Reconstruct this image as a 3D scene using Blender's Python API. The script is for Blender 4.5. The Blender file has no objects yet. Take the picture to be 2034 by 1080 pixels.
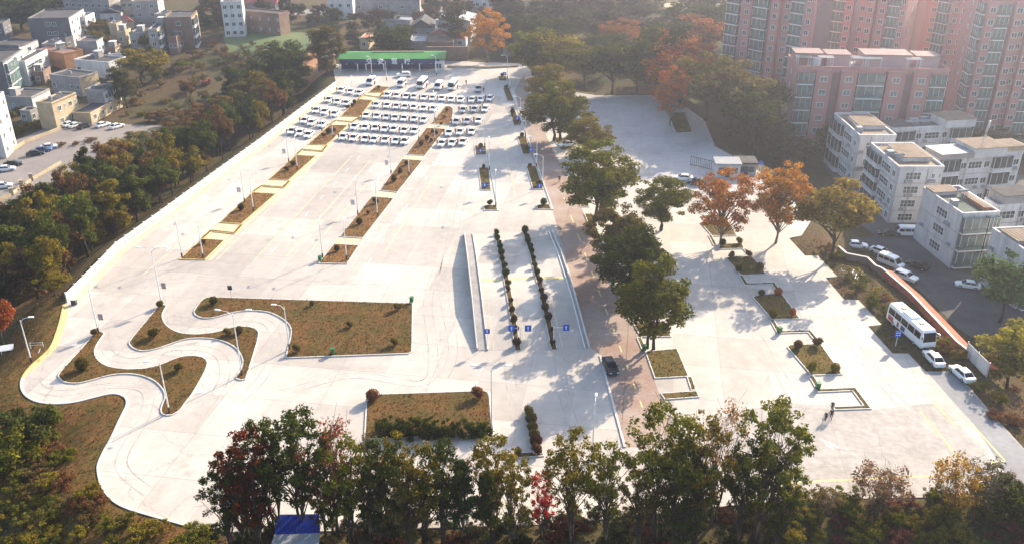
import bpy, bmesh, math, random
import numpy as np
from mathutils import Vector, Matrix
R = math.radians
SC = bpy.context.scene
COL = SC.collection
random.seed(7); rng = np.random.default_rng(7)

# ------------------------------------------------------------------ camera
F, H, CX, CY = 1780.0, 72.0, 1017.0, 540.0          # focal length in photo pixels, flying height in m
TILT = math.atan(880 / 1780.0); ST, CT = math.sin(TILT), math.cos(TILT)
cam = bpy.data.cameras.new("camera"); camo = bpy.data.objects.new("camera", cam); COL.objects.link(camo)
camo.location = (0, 0, H); camo.rotation_euler = (math.pi / 2 - TILT, 0, 0)
cam.sensor_fit = 'HORIZONTAL'; cam.sensor_width = 36; cam.lens = 36 * F / 2034
cam.clip_start = 0.5; cam.clip_end = 9000
SC.camera = camo
# ------------------------------------------------------------------ sky, sun, exposure
SUN_EL, SUN_AZ = 25.0, 50.0                           # azimuth of the sun measured from +X towards +Y
world = bpy.data.worlds.new("World"); SC.world = world; world.use_nodes = True
nt = world.node_tree; bg = nt.nodes["Background"]
sky = nt.nodes.new("ShaderNodeTexSky"); sky.sky_type = 'NISHITA'; sky.sun_disc = False
sky.sun_elevation = R(SUN_EL); sky.sun_rotation = R(90 - SUN_AZ)
sky.air_density = 1.2; sky.dust_density = 1.5
nt.links.new(sky.outputs[0], bg.inputs[0]); bg.inputs[1].default_value = 0.135
sl = bpy.data.lights.new("sun", 'SUN'); sl.energy = 5.0; sl.angle = R(0.6); sl.color = (1.0, 0.84, 0.63)
so = bpy.data.objects.new("sun", sl); COL.objects.link(so)
sd = Vector((math.cos(R(SUN_AZ)) * math.cos(R(SUN_EL)), math.sin(R(SUN_AZ)) * math.cos(R(SUN_EL)), math.sin(R(SUN_EL))))
so.rotation_euler = sd.to_track_quat('Z', 'Y').to_euler(); so.location = sd * 300
vs = SC.view_settings; vs.view_transform = 'Standard'; vs.look = 'None'; vs.gamma = 1; vs.exposure = 1.47
vs.use_curve_mapping = False
HAZE = 0.00042
SC.cycles.max_bounces = 6; SC.cycles.diffuse_bounces = 2; SC.cycles.glossy_bounces = 2
SC.cycles.transmission_bounces = 3; SC.cycles.transparent_max_bounces = 4; SC.cycles.volume_bounces = 0
SC.cycles.use_adaptive_sampling = True

# ------------------------------------------------------------------ pixel -> place
def G(x, y, z=0.0):
    u = (x - CX) / F; v = (y - CY) / F
    dz = -ST - v * CT; t = (z - H) / dz
    return Vector((u * t, (CT - v * ST) * t, z))
def PX(X, Y, Z=0.0):
    d = Y * CT - (Z - H) * ST
    return (CX + F * X / d, CY - F * (Y * ST + (Z - H) * CT) / d)
def top_z(p, ypix):                                   # height at which the vertical over p reaches an image row
    v = (ypix - CY) / F; Y = p[1]
    # -(Y*ST + q*CT) = v*(Y*CT - q*ST)
    q = -(Y * ST + v * Y * CT) / (CT - v * ST)
    return q + H
def ss(a, b, x):
    t = np.clip((x - a) / (b - a), 0, 1); return t * t * (3 - 2 * t)
def zoom(pts, ox, oy, k):                             # crop coordinates -> photo pixels
    return [(ox + x / k, oy + y / k) for x, y in pts]
K4 = 2006 / 520.0
# ------------------------------------------------------------------ materials
MATS = {}
def pm(name, col, rough=0.8, scale=1.5, var=0.25, bump=0.0, metal=0.0, spec=0.3, col2=None, detail=4.0, fine=None, stretch=None):
    if name in MATS: return MATS[name]
    m = bpy.data.materials.new(name); m.use_nodes = True; n = m.node_tree.nodes; l = m.node_tree.links
    b = n["Principled BSDF"]; b.inputs["Roughness"].default_value = rough; b.inputs["Metallic"].default_value = metal
    b.inputs["Specular IOR Level"].default_value = spec
    if var > 0 or col2:
        tc = n.new("ShaderNodeTexCoord"); nz = n.new("ShaderNodeTexNoise"); nz.inputs["Scale"].default_value = scale
        nz.inputs["Detail"].default_value = detail; nz.inputs["Roughness"].default_value = 0.65
        if stretch:
            mp = n.new("ShaderNodeMapping"); mp.inputs["Scale"].default_value = stretch
            l.new(tc.outputs["Object"], mp.inputs["Vector"]); l.new(mp.outputs[0], nz.inputs["Vector"])
        else:
            l.new(tc.outputs["Object"], nz.inputs["Vector"])
        rp = n.new("ShaderNodeValToRGB"); rp.color_ramp.elements[0].position = 0.3; rp.color_ramp.elements[1].position = 0.7
        c2 = col2 or tuple(min(1, c * (1 + var)) for c in col)
        c1 = col if col2 else tuple(c * (1 - var) for c in col)
        rp.color_ramp.elements[0].color = (*c1, 1); rp.color_ramp.elements[1].color = (*c2, 1)
        l.new(nz.outputs[0], rp.inputs[0]); out = rp.outputs[0]
        if fine:
            n2 = n.new("ShaderNodeTexNoise"); n2.inputs["Scale"].default_value = fine[0]; n2.inputs["Detail"].default_value = 3
            l.new(tc.outputs["Object"], n2.inputs["Vector"])
            mr = n.new("ShaderNodeMapRange"); mr.inputs[1].default_value = 0.25; mr.inputs[2].default_value = 0.75
            mr.inputs[3].default_value = 1 - fine[1]; mr.inputs[4].default_value = 1 + fine[1]
            l.new(n2.outputs[0], mr.inputs[0])
            mx = n.new("ShaderNodeVectorMath"); mx.operation = 'SCALE'
            l.new(out, mx.inputs[0]); l.new(mr.outputs[0], mx.inputs["Scale"]); out = mx.outputs[0]
        l.new(out, b.inputs["Base Color"])
        if bump:
            bp = n.new("ShaderNodeBump"); bp.inputs["Strength"].default_value = bump; bp.inputs["Distance"].default_value = 0.05
            l.new(nz.outputs[0], bp.inputs["Height"]); l.new(bp.outputs[0], b.inputs["Normal"])
    else:
        b.inputs["Base Color"].default_value = (*col, 1)
    MATS[name] = m; return m
def leaf_mat(name, transl=0.35):
    m = bpy.data.materials.new(name); m.use_nodes = True; n = m.node_tree.nodes; l = m.node_tree.links
    n.clear(); out = n.new("ShaderNodeOutputMaterial")
    oi = n.new("ShaderNodeObjectInfo"); ge = n.new("ShaderNodeNewGeometry")
    hs = n.new("ShaderNodeHueSaturation"); l.new(oi.outputs["Color"], hs.inputs["Color"])
    a = n.new("ShaderNodeMapRange"); a.inputs[3].default_value = 0.475; a.inputs[4].default_value = 0.53
    l.new(ge.outputs["Random Per Island"], a.inputs[0]); l.new(a.outputs[0], hs.inputs["Hue"])
    v = n.new("ShaderNodeMath"); v.operation = 'MULTIPLY'; v.inputs[1].default_value = 7.31
    fr = n.new("ShaderNodeMath"); fr.operation = 'FRACT'
    l.new(ge.outputs["Random Per Island"], v.inputs[0]); l.new(v.outputs[0], fr.inputs[0])
    b = n.new("ShaderNodeMapRange"); b.inputs[3].default_value = 0.55; b.inputs[4].default_value = 1.5
    l.new(fr.outputs[0], b.inputs[0]); l.new(b.outputs[0], hs.inputs["Value"])
    d = n.new("ShaderNodeBsdfDiffuse"); t = n.new("ShaderNodeBsdfTranslucent"); mx = n.new("ShaderNodeMixShader")
    mx.inputs[0].default_value = transl
    l.new(hs.outputs[0], d.inputs[0]); l.new(hs.outputs[0], t.inputs[0]); l.new(d.outputs[0], mx.inputs[1]); l.new(t.outputs[0], mx.inputs[2])
    l.new(mx.outputs[0], out.inputs[0]); MATS[name] = m; return m
leaf_mat('leaf')
pm('bark', (0.055, 0.042, 0.032), 0.95, 3, 0.4)
pm('bark_pale', (0.16, 0.13, 0.10), 0.95, 3, 0.4)
pm('kerb', (0.50, 0.48, 0.45), 0.8, 1.2, 0.18)
pm('kerb_yellow', (0.52, 0.40, 0.16), 0.8, 0.9, 0.25)
pm('letter_white', (0.88, 0.88, 0.88), 0.5, 1, 0)
pm('white_paint', (0.74, 0.73, 0.70), 0.6, 0.8, 0.10)
pm('fence_white', (0.56, 0.545, 0.52), 0.7, 0.6, 0.14)
pm('yellow_paint', (0.58, 0.48, 0.20), 0.8, 0.7, 0.30)
pm('faded_yellow', (0.48, 0.43, 0.30), 0.8, 0.5, 0.18)
pm('cream_yellow', (0.49, 0.42, 0.285), 0.8, 0.6, 0.14)
pm('joint', (0.24, 0.22, 0.20), 0.9, 1, 0.2)
pm('steel', (0.52, 0.52, 0.52), 0.45, 1, 0.1, metal=0.4)
pm('white_steel', (0.74, 0.74, 0.72), 0.5, 1, 0.08)
pm('dark_steel', (0.05, 0.05, 0.055), 0.5, 1, 0.2)
pm('car_white', (0.80, 0.80, 0.79), 0.28, 1, 0.03, spec=0.5)
pm('car_silver', (0.42, 0.43, 0.45), 0.28, 1, 0.03, spec=0.5, metal=0.3)
pm('car_black', (0.012, 0.014, 0.018), 0.25, 1, 0.03, spec=0.5)
pm('car_red', (0.40, 0.03, 0.03), 0.3, 1, 0.03, spec=0.5)
pm('car_blue', (0.05, 0.09, 0.22), 0.3, 1, 0.03, spec=0.5)
pm('glass', (0.008, 0.010, 0.012), 0.15, 1, 0, spec=0.18)
pm('pane', (0.045, 0.065, 0.07), 0.15, 0.4, 0.5, spec=0.5)
pm('pane_green', (0.10, 0.15, 0.145), 0.15, 0.3, 0.45, spec=0.5)
pm('rubber', (0.018, 0.018, 0.02), 0.9, 1, 0)
pm('rim', (0.45, 0.45, 0.46), 0.35, 1, 0, metal=0.6)
pm('lamp_glass', (0.75, 0.76, 0.78), 0.15, 1, 0, spec=0.6)
pm('tail_red', (0.45, 0.015, 0.015), 0.25, 1, 0)
pm('bin_green', (0.015, 0.13, 0.045), 0.5, 2, 0.2)
pm('sign_blue', (0.015, 0.09, 0.50), 0.45, 2, 0.12)
pm('skin', (0.45, 0.27, 0.19), 0.6, 1, 0); pm('hair', (0.012, 0.010, 0.009), 0.7, 1, 0)
pm('jacket_red', (0.42, 0.03, 0.025), 0.8, 4, 0.2); pm('jacket_black', (0.018, 0.018, 0.022), 0.8, 4, 0.3)
pm('trousers', (0.02, 0.022, 0.03), 0.85, 4, 0.3)
pm('tile_white', (0.52, 0.505, 0.50), 0.7, 0.8, 0.20, fine=(0.35, 0.12), stretch=(1, 1, 0.14)); pm('plaster_grey', (0.27, 0.255, 0.25), 0.85, 0.25, 0.25, fine=(2, 0.1))
pm('plaster_tan', (0.40, 0.32, 0.215), 0.85, 0.3, 0.22, fine=(2, 0.1)); pm('brick_orange', (0.38, 0.19, 0.09), 0.9, 0.35, 0.25, fine=(6, 0.15))
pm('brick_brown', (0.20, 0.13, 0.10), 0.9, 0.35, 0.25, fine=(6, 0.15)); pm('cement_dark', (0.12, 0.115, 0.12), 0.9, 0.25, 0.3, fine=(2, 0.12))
pm('pink', (0.41, 0.20, 0.18), 0.8, 0.5, 0.12, fine=(0.1, 0.14), stretch=(1, 1, 0.1)); pm('pink_pale', (0.42, 0.27, 0.26), 0.8, 0.12, 0.14)
pm('recess', (0.20, 0.13, 0.13), 0.85, 0.2, 0.2)  # dark rose; as tower facade strips it carries painted shade
pm('roof_grey', (0.062, 0.060, 0.062), 0.95, 0.3, 0.4, fine=(2, 0.15)); pm('roof_tan', (0.20, 0.145, 0.105), 0.9, 0.4, 0.3, fine=(3, 0.15))
pm('roof_green', (0.045, 0.07, 0.06), 0.9, 0.3, 0.35); pm('roof_red', (0.38, 0.11, 0.08), 0.85, 0.6, 0.3)
pm('shed_green', (0.045, 0.21, 0.035), 0.55, 0.12, 0.22); pm('shed_blue', (0.022, 0.035, 0.12), 0.5, 0.3, 0.25)
pm('metal_blue', (0.010, 0.030, 0.22), 0.45, 0.6, 0.25); pm('tin', (0.25, 0.26, 0.28), 0.5, 0.5, 0.2)
pm('tile_red', (0.40, 0.10, 0.055), 0.9, 0.7, 0.35, fine=(4, 0.2))
pm('old_concrete', (0.345, 0.315, 0.29), 0.9, 0.22, 0.16, fine=(1.1, 0.16)); pm('yard_concrete', (0.36, 0.34, 0.33), 0.9, 0.06, 0.22, fine=(0.7, 0.08)); pm('worn_asphalt', (0.215, 0.215, 0.225), 0.9, 0.1, 0.2, fine=(1.5, 0.12))
pm('asphalt', (0.075, 0.073, 0.075), 0.95, 0.12, 0.35, fine=(2, 0.1)); pm('pale_asphalt', (0.215, 0.19, 0.175), 0.95, 0.06, 0.22, fine=(1.2, 0.1))
pm('turf', (0.060, 0.105, 0.035), 0.95, 0.05, 0.3, col2=(0.115, 0.14, 0.05))

# ------------------------------------------------------------------ mesh helpers
class MB:
    def __init__(s): s.v = []; s.f = []; s.m = []
    def add(s, vs, fs, mi=0):
        o = len(s.v); s.v += [tuple(p) for p in vs]; s.f += [tuple(i + o for i in f) for f in fs]; s.m += [mi] * len(fs)
    def box(s, c, d, rz=0.0, mi=0, taper=1.0):
        hx, hy, hz = d[0] / 2, d[1] / 2, d[2] / 2; cs, sn = math.cos(rz), math.sin(rz); vs = []
        for z, k in ((-hz, 1.0), (hz, taper)):
            for x, y in ((-hx, -hy), (hx, -hy), (hx, hy), (-hx, hy)):
                x *= k; y *= k; vs.append((c[0] + x * cs - y * sn, c[1] + x * sn + y * cs, c[2] + z))
        s.add(vs, [(3, 2, 1, 0), (4, 5, 6, 7), (0, 1, 5, 4), (1, 2, 6, 5), (2, 3, 7, 6), (3, 0, 4, 7)], mi)
    def seg(s, a, b, w, h, mi=0):                      # box along a-b, its base at the z of a and b
        a = Vector(a); b = Vector(b); d = b - a; n = Vector((-d.y, d.x, 0)).normalized() * (w / 2); up = Vector((0, 0, h))
        vs = [a - n, a + n, b + n, b - n]; vs = vs + [p + up for p in vs]
        s.add(vs, [(0, 1, 2, 3), (7, 6, 5, 4), (4, 5, 1, 0), (5, 6, 2, 1), (6, 7, 3, 2), (7, 4, 0, 3)], mi)
    def tube(s, pts, rad, n=6, mi=0, cap=True):
        pts = [Vector(p) for p in pts]; rad = rad if isinstance(rad, (list, tuple)) else [rad] * len(pts); o = len(s.v)
        for i, p in enumerate(pts):
            t = (pts[min(i + 1, len(pts) - 1)] - pts[max(i - 1, 0)]).normalized()
            a = t.cross(Vector((0.31, 0.95, 0.05))); a = a.normalized() if a.length > 1e-3 else t.orthogonal().normalized()
            b = t.cross(a)
            for k in range(n):
                an = 2 * math.pi * k / n; s.v.append(tuple(p + (a * math.cos(an) + b * math.sin(an)) * rad[i]))
        for i in range(len(pts) - 1):
            for k in range(n):
                s.f.append((o + i * n + k, o + i * n + (k + 1) % n, o + (i + 1) * n + (k + 1) % n, o + (i + 1) * n + k)); s.m.append(mi)
        if cap:
            s.f.append(tuple(o + k for k in range(n))[::-1]); s.m.append(mi)
            s.f.append(tuple(o + (len(pts) - 1) * n + k for k in range(n))); s.m.append(mi)
    def loft(s, secs, mi=0, cap=True):
        n = len(secs[0]); o = len(s.v)
        for sec in secs: s.v += [tuple(p) for p in sec]
        for i in range(len(secs) - 1):
            for k in range(n):
                s.f.append((o + i * n + k, o + i * n + (k + 1) % n, o + (i + 1) * n + (k + 1) % n, o + (i + 1) * n + k)); s.m.append(mi)
        if cap:
            s.f.append(tuple(o + k for k in range(n))[::-1]); s.m.append(mi)
            s.f.append(tuple(o + (len(secs) - 1) * n + k for k in range(n))); s.m.append(mi)
    def prism(s, poly, z0, z1, mi=0, bottom=False):
        n = len(poly); vs = [(p[0], p[1], z0) for p in poly] + [(p[0], p[1], z1) for p in poly]
        fs = [(i, (i + 1) % n, n + (i + 1) % n, n + i) for i in range(n)] + [tuple(range(n, 2 * n))]
        if bottom: fs.append(tuple(range(n))[::-1])
        s.add(vs, fs, mi)
    def mesh(s, name, mats, smooth=False):
        me = bpy.data.meshes.new(name); me.from_pydata(s.v, [], s.f)
        for m in (mats if isinstance(mats, (list, tuple)) else [mats]): me.materials.append(MATS[m])
        if max(s.m, default=0) > 0: me.polygons.foreach_set("material_index", s.m)
        if smooth: me.polygons.foreach_set("use_smooth", [True] * len(me.polygons))
        me.update(); return me
    def build(s, name, mats, parent=None, loc=None, smooth=False, fix=False):
        me = s.mesh(name, mats, smooth)
        if fix:
            bm = bmesh.new(); bm.from_mesh(me); bmesh.ops.recalc_face_normals(bm, faces=bm.faces); bm.to_mesh(me); bm.free()
        return link(name, me, parent, loc)
def link(name, me, parent=None, loc=None, rz=None):
    o = bpy.data.objects.new(name, me); COL.objects.link(o)
    if parent: o.parent = parent
    if loc is not None: o.location = loc
    if rz is not None: o.rotation_euler = (0, 0, rz)
    return o
def tag(o, label, cat, group=None, kind=None):
    if label: o['label'] = label
    if cat: o['category'] = cat
    if group: o['group'] = group
    if kind: o['kind'] = kind
    return o
def thing(name, label, cat, loc=(0, 0, 0), rz=0.0, group=None):
    o = link(name, None, None, loc, rz); o.empty_display_size = 0.3
    return tag(o, label, cat, group)
def struct(o, label=None): o['kind'] = 'structure'; return o
def copy_tree(o, loc=None, rz=None, scale=None, parent=None):
    c = o.copy(); COL.objects.link(c); c.parent = parent
    for ch in o.children: copy_tree(ch, parent=c)
    if loc is not None: c.location = loc
    if rz is not None: c.rotation_euler = (0, 0, rz)
    if scale is not None: c.scale = scale if isinstance(scale, tuple) else (scale,) * 3
    return c
LIB = []                                               # prototypes, removed at the end
def area2(p): return sum(p[i][0] * p[(i + 1) % len(p)][1] - p[(i + 1) % len(p)][0] * p[i][1] for i in range(len(p)))
def ccw(p): p = [Vector((q[0], q[1])) for q in p]; return p if area2(p) > 0 else p[::-1]
def inset(poly, d):
    n = len(poly); out = []
    for i in range(n):
        a, b, c = poly[i - 1], poly[i], poly[(i + 1) % n]
        e1 = (b - a).normalized(); e2 = (c - b).normalized(); n1 = Vector((-e1.y, e1.x)); n2 = Vector((-e2.y, e2.x))
        m = n1 + n2; m = m.normalized() if m.length > 1e-4 else n1
        out.append(b + m * (d / max(0.45, m.dot(n1))))
    return out
def spline(pts, k=4, closed=True):
    out = []; n = len(pts)
    for i in range(n if closed else n - 1):
        g = lambda j: Vector(pts[j % n]) if closed else Vector(pts[min(max(j, 0), n - 1)])
        p0, p1, p2, p3 = g(i - 1), g(i), g(i + 1), g(i + 2)
        for s in range(k):
            t = s / k
            out.append(0.5 * ((2 * p1) + (p2 - p0) * t + (2 * p0 - 5 * p1 + 4 * p2 - p3) * t * t + (3 * p1 - p0 - 3 * p2 + p3) * t ** 3))
    if not closed: out.append(Vector(pts[-1]))
    return out
# ------------------------------------------------------------------ ground: outline of the concrete lot (photo pixels)
def GP(pts, z=0.0): return [G(x, y, z).to_2d() for x, y in pts]
S_OUT = zoom([(490, 290), (460, 430), (400, 600), (330, 680), (240, 760), (185, 830), (165, 890), (175, 950), (220, 1000), (300, 1035), (400, 1047), (500, 1045),
              (600, 1030), (700, 1005), (800, 980), (880, 970), (940, 985), (970, 1010), (975, 1050)], 0, 530, K4) + \
        zoom([(960, 50), (920, 130), (860, 260), (800, 370), (757, 470), (757, 540), (780, 630), (830, 710), (900, 770), (1000, 815), (1200, 875), (1400, 930), (1590, 985)], 0, 800, K4)
s_out_w = [p for p in spline(GP(S_OUT), 3, False)]
REST = [(560, 1056), (1100, 1040), (1560, 992), (1800, 987), (2110, 985), (2110, 965), (2032, 888), (1960, 809), (1926, 768), (1890, 737), (1839, 737), (1804, 701), (1773, 701),
        (1724, 647), (1751, 644), (1705, 595), (1676, 594), (1640, 551), (1663, 549), (1625, 508), (1599, 508), (1567, 473), (1592, 468), (1610, 440), (1560, 380), (1500, 335),
        (1420, 290), (1400, 240), (1330, 190), (1185, 190), (1120, 180), (1062, 150), (1042, 127), (885, 121), (660, 128), (668, 172), (522, 285), (420, 360), (322, 433), (232, 499), (200, 533), (132, 598)]
lot_w = s_out_w + GP(REST)
LOT = np.array([(p.x, p.y) for p in lot_w])
LOT0 = LOT
PLAT = np.array([(p.x, p.y) for p in s_out_w + GP([(560, 1056), (1100, 1040), (1560, 992), (1800, 987), (2110, 985), (2110, 860), (1968, 746), (1900, 692), (1808, 594), (1751, 545), (1737, 539), (1721, 523), (1680, 515), (1664, 501), (1625, 470), (1610, 440), (1560, 380), (1500, 335),
        (1420, 290), (1400, 240), (1330, 190), (1185, 190), (1120, 180), (1062, 150), (1042, 127), (885, 121), (660, 128), (668, 172), (522, 285), (420, 360), (322, 433), (232, 499), (200, 533), (132, 598)])])
def lot_dist(x, y, LOT=LOT0):                                    # signed distance: negative inside the outline
    x = np.asarray(x, float); y = np.asarray(y, float); d = np.full(x.shape, 1e9); ins = np.zeros(x.shape, bool)
    n = len(LOT)
    for i in range(n):
        ax, ay = LOT[i]; bx, by = LOT[(i + 1) % n]; ex, ey = bx - ax, by - ay
        t = np.clip(((x - ax) * ex + (y - ay) * ey) / (ex * ex + ey * ey + 1e-12), 0, 1)
        d = np.minimum(d, np.hypot(x - ax - t * ex, y - ay - t * ey))
        c = (ay > y) != (by > y)
        ins ^= c & (x < (bx - ax) * (y - ay) / (by - ay + 1e-12) + ax)
    return np.where(ins, -d, d)
bank = G(2000, 790, 2)
def terrain_z(x, y):
    x = np.asarray(x, float); y = np.asarray(y, float); d = lot_dist(x, y, PLAT)
    steep = ss(30, 44, x) * ss(88, 100, y) * (1 - ss(150, 175, y))
    z = -6.0 * ss(1.5 - steep, 15 - 12.2 * steep, d) * (1 - ss(285, 350, y)) * (0.5 + 0.5 * ss(88, 115, y))
    z = z + 5.5 * np.exp(-(((x - bank.x - 2.0) / 5) ** 2 + ((y - bank.y) / 12) ** 2)) * ss(0.5, 5, d)
    z = z + 0.35 * np.sin(x * .11 + 1.3) * np.sin(y * .09) * ss(4, 20, d)
    z = z - 0.02 - 0.38 * (1 - ss(-1.2, 0.3, lot_dist(x, y)))
    z = z + 40 * ss(700, 2500, np.hypot(x, y))
    return z
def TZ(x, y): return float(terrain_z(np.array([x]), np.array([y]))[0])
def on_terrain(px, py):                                # where the ray of a pixel meets the terrain
    z = -3.0
    for _ in range(12):
        p = G(px, py, z); z = 0.5 * z + 0.5 * TZ(p.x, p.y)
    p = G(px, py, z); p.z = TZ(p.x, p.y); return p
def axis(lo, hi, step, far):
    a = list(np.arange(lo, hi + .01, step)); s = step; v = hi; up = []
    while v < far: s *= 1.5; v += s; up.append(v)
    s = step; v = lo; dn = []
    while v > -far: s *= 1.5; v -= s; dn.append(v)
    return np.array(dn[::-1] + a + up)
xs = axis(-150, 150, 2.0, 2600); ys = axis(60, 330, 2.0, 2600)
X, Y = np.meshgrid(xs, ys); Z = terrain_z(X, Y)
me = bpy.data.meshes.new("ground"); nx, ny = len(xs), len(ys)
idx = np.arange(nx * ny).reshape(ny, nx)
q = np.stack([idx[:-1, :-1], idx[:-1, 1:], idx[1:, 1:], idx[1:, :-1]], -1).reshape(-1, 4)
me.from_pydata(np.stack([X, Y, Z], -1).reshape(-1, 3).tolist(), [], q.tolist()); me.polygons.foreach_set("use_smooth", [True] * len(q))
def ground_mat():
    m = bpy.data.materials.new('soil_and_grass'); m.use_nodes = True; n = m.node_tree.nodes; l = m.node_tree.links; b = n["Principled BSDF"]
    b.inputs["Roughness"].default_value = 1; b.inputs["Specular IOR Level"].default_value = 0.1
    tc = n.new("ShaderNodeTexCoord")
    def noise(sc, de=5):
        k = n.new("ShaderNodeTexNoise"); k.inputs["Scale"].default_value = sc; k.inputs["Detail"].default_value = de; k.inputs["Roughness"].default_value = 0.7
        l.new(tc.outputs["Object"], k.inputs["Vector"]); return k
    a = noise(0.045); r = n.new("ShaderNodeValToRGB"); e = r.color_ramp.elements
    e[0].position = .32; e[0].color = (.034, .044, .016, 1); e[1].position = .68; e[1].color = (.082, .046, .025, 1)
    k = e.new(.5); k.color = (.075, .058, .026, 1)
    l.new(a.outputs[0], r.inputs[0])
    c = noise(1.6, 6); mr = n.new("ShaderNodeMapRange"); mr.inputs[1].default_value = .3; mr.inputs[2].default_value = .7; mr.inputs[3].default_value = .5; mr.inputs[4].default_value = 1.6
    l.new(c.outputs[0], mr.inputs[0]); v = n.new("ShaderNodeVectorMath"); v.operation = 'SCALE'; l.new(r.outputs[0], v.inputs[0]); l.new(mr.outputs[0], v.inputs["Scale"])
    l.new(v.outputs[0], b.inputs["Base Color"])
    bp = n.new("ShaderNodeBump"); bp.inputs["Strength"].default_value = .8; bp.inputs["Distance"].default_value = .3; l.new(c.outputs[0], bp.inputs["Height"]); l.new(bp.outputs[0], b.inputs["Normal"])
    MATS['soil'] = m; return m
me.materials.append(ground_mat()); me.update()
ground = struct(link("ground", me))

# ------------------------------------------------------------------ concrete
LANE = R(81.5)                                         # direction of the practice lanes
def concrete_mat():
    m = bpy.data.materials.new('concrete'); m.use_nodes = True; n = m.node_tree.nodes; l = m.node_tree.links; b = n["Principled BSDF"]
    b.inputs["Roughness"].default_value = 0.75; b.inputs["Specular IOR Level"].default_value = 0.25
    tc = n.new("ShaderNodeTexCoord")
    mp = n.new("ShaderNodeMapping"); mp.vector_type = 'TEXTURE'; mp.inputs["Rotation"].default_value = (0, 0, LANE - math.pi / 2); l.new(tc.outputs["Object"], mp.inputs["Vector"])
    br = n.new("ShaderNodeTexBrick"); br.offset = 0; br.inputs["Scale"].default_value = 1; br.inputs["Brick Width"].default_value = 7.0; br.inputs["Row Height"].default_value = 9.0
    br.inputs["Mortar Size"].default_value = 0.0; br.inputs["Color1"].default_value = (.375, .335, .302, 1); br.inputs["Color2"].default_value = (.490, .445, .400, 1)
    l.new(mp.outputs[0], br.inputs["Vector"])
    def noise(sc, de, st=None, ro=.6):
        k = n.new("ShaderNodeTexNoise"); k.inputs["Scale"].default_value = sc; k.inputs["Detail"].default_value = de; k.inputs["Roughness"].default_value = ro
        if st:
            q = n.new("ShaderNodeMapping"); q.inputs["Scale"].default_value = st; l.new(mp.outputs[0], q.inputs["Vector"]); l.new(q.outputs[0], k.inputs["Vector"])
        else: l.new(tc.outputs["Object"], k.inputs["Vector"])
        return k
    def rng_(src, lo, hi, a=.3, c=.7):
        k = n.new("ShaderNodeMapRange"); k.inputs[1].default_value = a; k.inputs[2].default_value = c; k.inputs[3].default_value = lo; k.inputs[4].default_value = hi
        l.new(src, k.inputs[0]); return k.outputs[0]
    def mul(a, s):
        k = n.new("ShaderNodeVectorMath"); k.operation = 'SCALE'; l.new(a, k.inputs[0]); l.new(s, k.inputs["Scale"]); return k.outputs[0]
    c = mul(br.outputs[0], rng_(noise(.035, 4).outputs[0], .82, 1.14))
    c = mul(c, rng_(noise(.5, 5).outputs[0], .90, 1.07))
    c = mul(c, rng_(noise(.35, 4, (1, .07, 1)).outputs[0], .93, 1.05))
    # worn, cracked patches
    w = noise(.05, 3); wf = noise(1.3, 8, None, .8)
    th = n.new("ShaderNodeMath"); th.operation = 'MULTIPLY'; l.new(rng_(w.outputs[0], 0, 1, .5, .62), th.inputs[0]); l.new(rng_(wf.outputs[0], 0, .28, .45, .62), th.inputs[1])
    mx = n.new("ShaderNodeMix"); mx.data_type = 'RGBA'; l.new(th.outputs[0], mx.inputs[0]); l.new(c, mx.inputs[6]); mx.inputs[7].default_value = (.20, .19, .18, 1)
    # hairline cracks and dark drips
    vo = n.new("ShaderNodeTexVoronoi"); vo.feature = 'DISTANCE_TO_EDGE'; vo.inputs["Scale"].default_value = .11
    dv = n.new("ShaderNodeVectorMath"); dv.operation = 'MULTIPLY_ADD'; nn = noise(.6, 4); dv.inputs[1].default_value = (3, 3, 0); l.new(nn.outputs[1], dv.inputs[0]); l.new(tc.outputs["Object"], dv.inputs[2]); l.new(dv.outputs[0], vo.inputs["Vector"])
    ck = n.new("ShaderNodeMath"); ck.operation = 'MULTIPLY'; l.new(rng_(vo.outputs[0], .55, 0, .0, .009), ck.inputs[0]); l.new(rng_(noise(.03, 2).outputs[0], 0, 1, .48, .6), ck.inputs[1])
    sp = n.new("ShaderNodeTexVoronoi"); sp.inputs["Scale"].default_value = .35; sp.inputs["Randomness"].default_value = 1.0; l.new(dv.outputs[0], sp.inputs["Vector"])
    st_ = n.new("ShaderNodeMath"); st_.operation = 'MULTIPLY'; l.new(rng_(sp.outputs[0], .30, 0, .04, .30), st_.inputs[0]); l.new(rng_(noise(.08, 3).outputs[0], 0, 1, .5, .62), st_.inputs[1])
    ad = n.new("ShaderNodeMath"); ad.operation = 'MAXIMUM'; l.new(ck.outputs[0], ad.inputs[0]); l.new(st_.outputs[0], ad.inputs[1])
    m2 = n.new("ShaderNodeMix"); m2.data_type = 'RGBA'; l.new(ad.outputs[0], m2.inputs[0]); l.new(mx.outputs[2], m2.inputs[6]); m2.inputs[7].default_value = (.16, .15, .14, 1)
    l.new(m2.outputs[2], b.inputs["Base Color"])
    MATS['concrete'] = m
concrete_mat()
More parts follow.
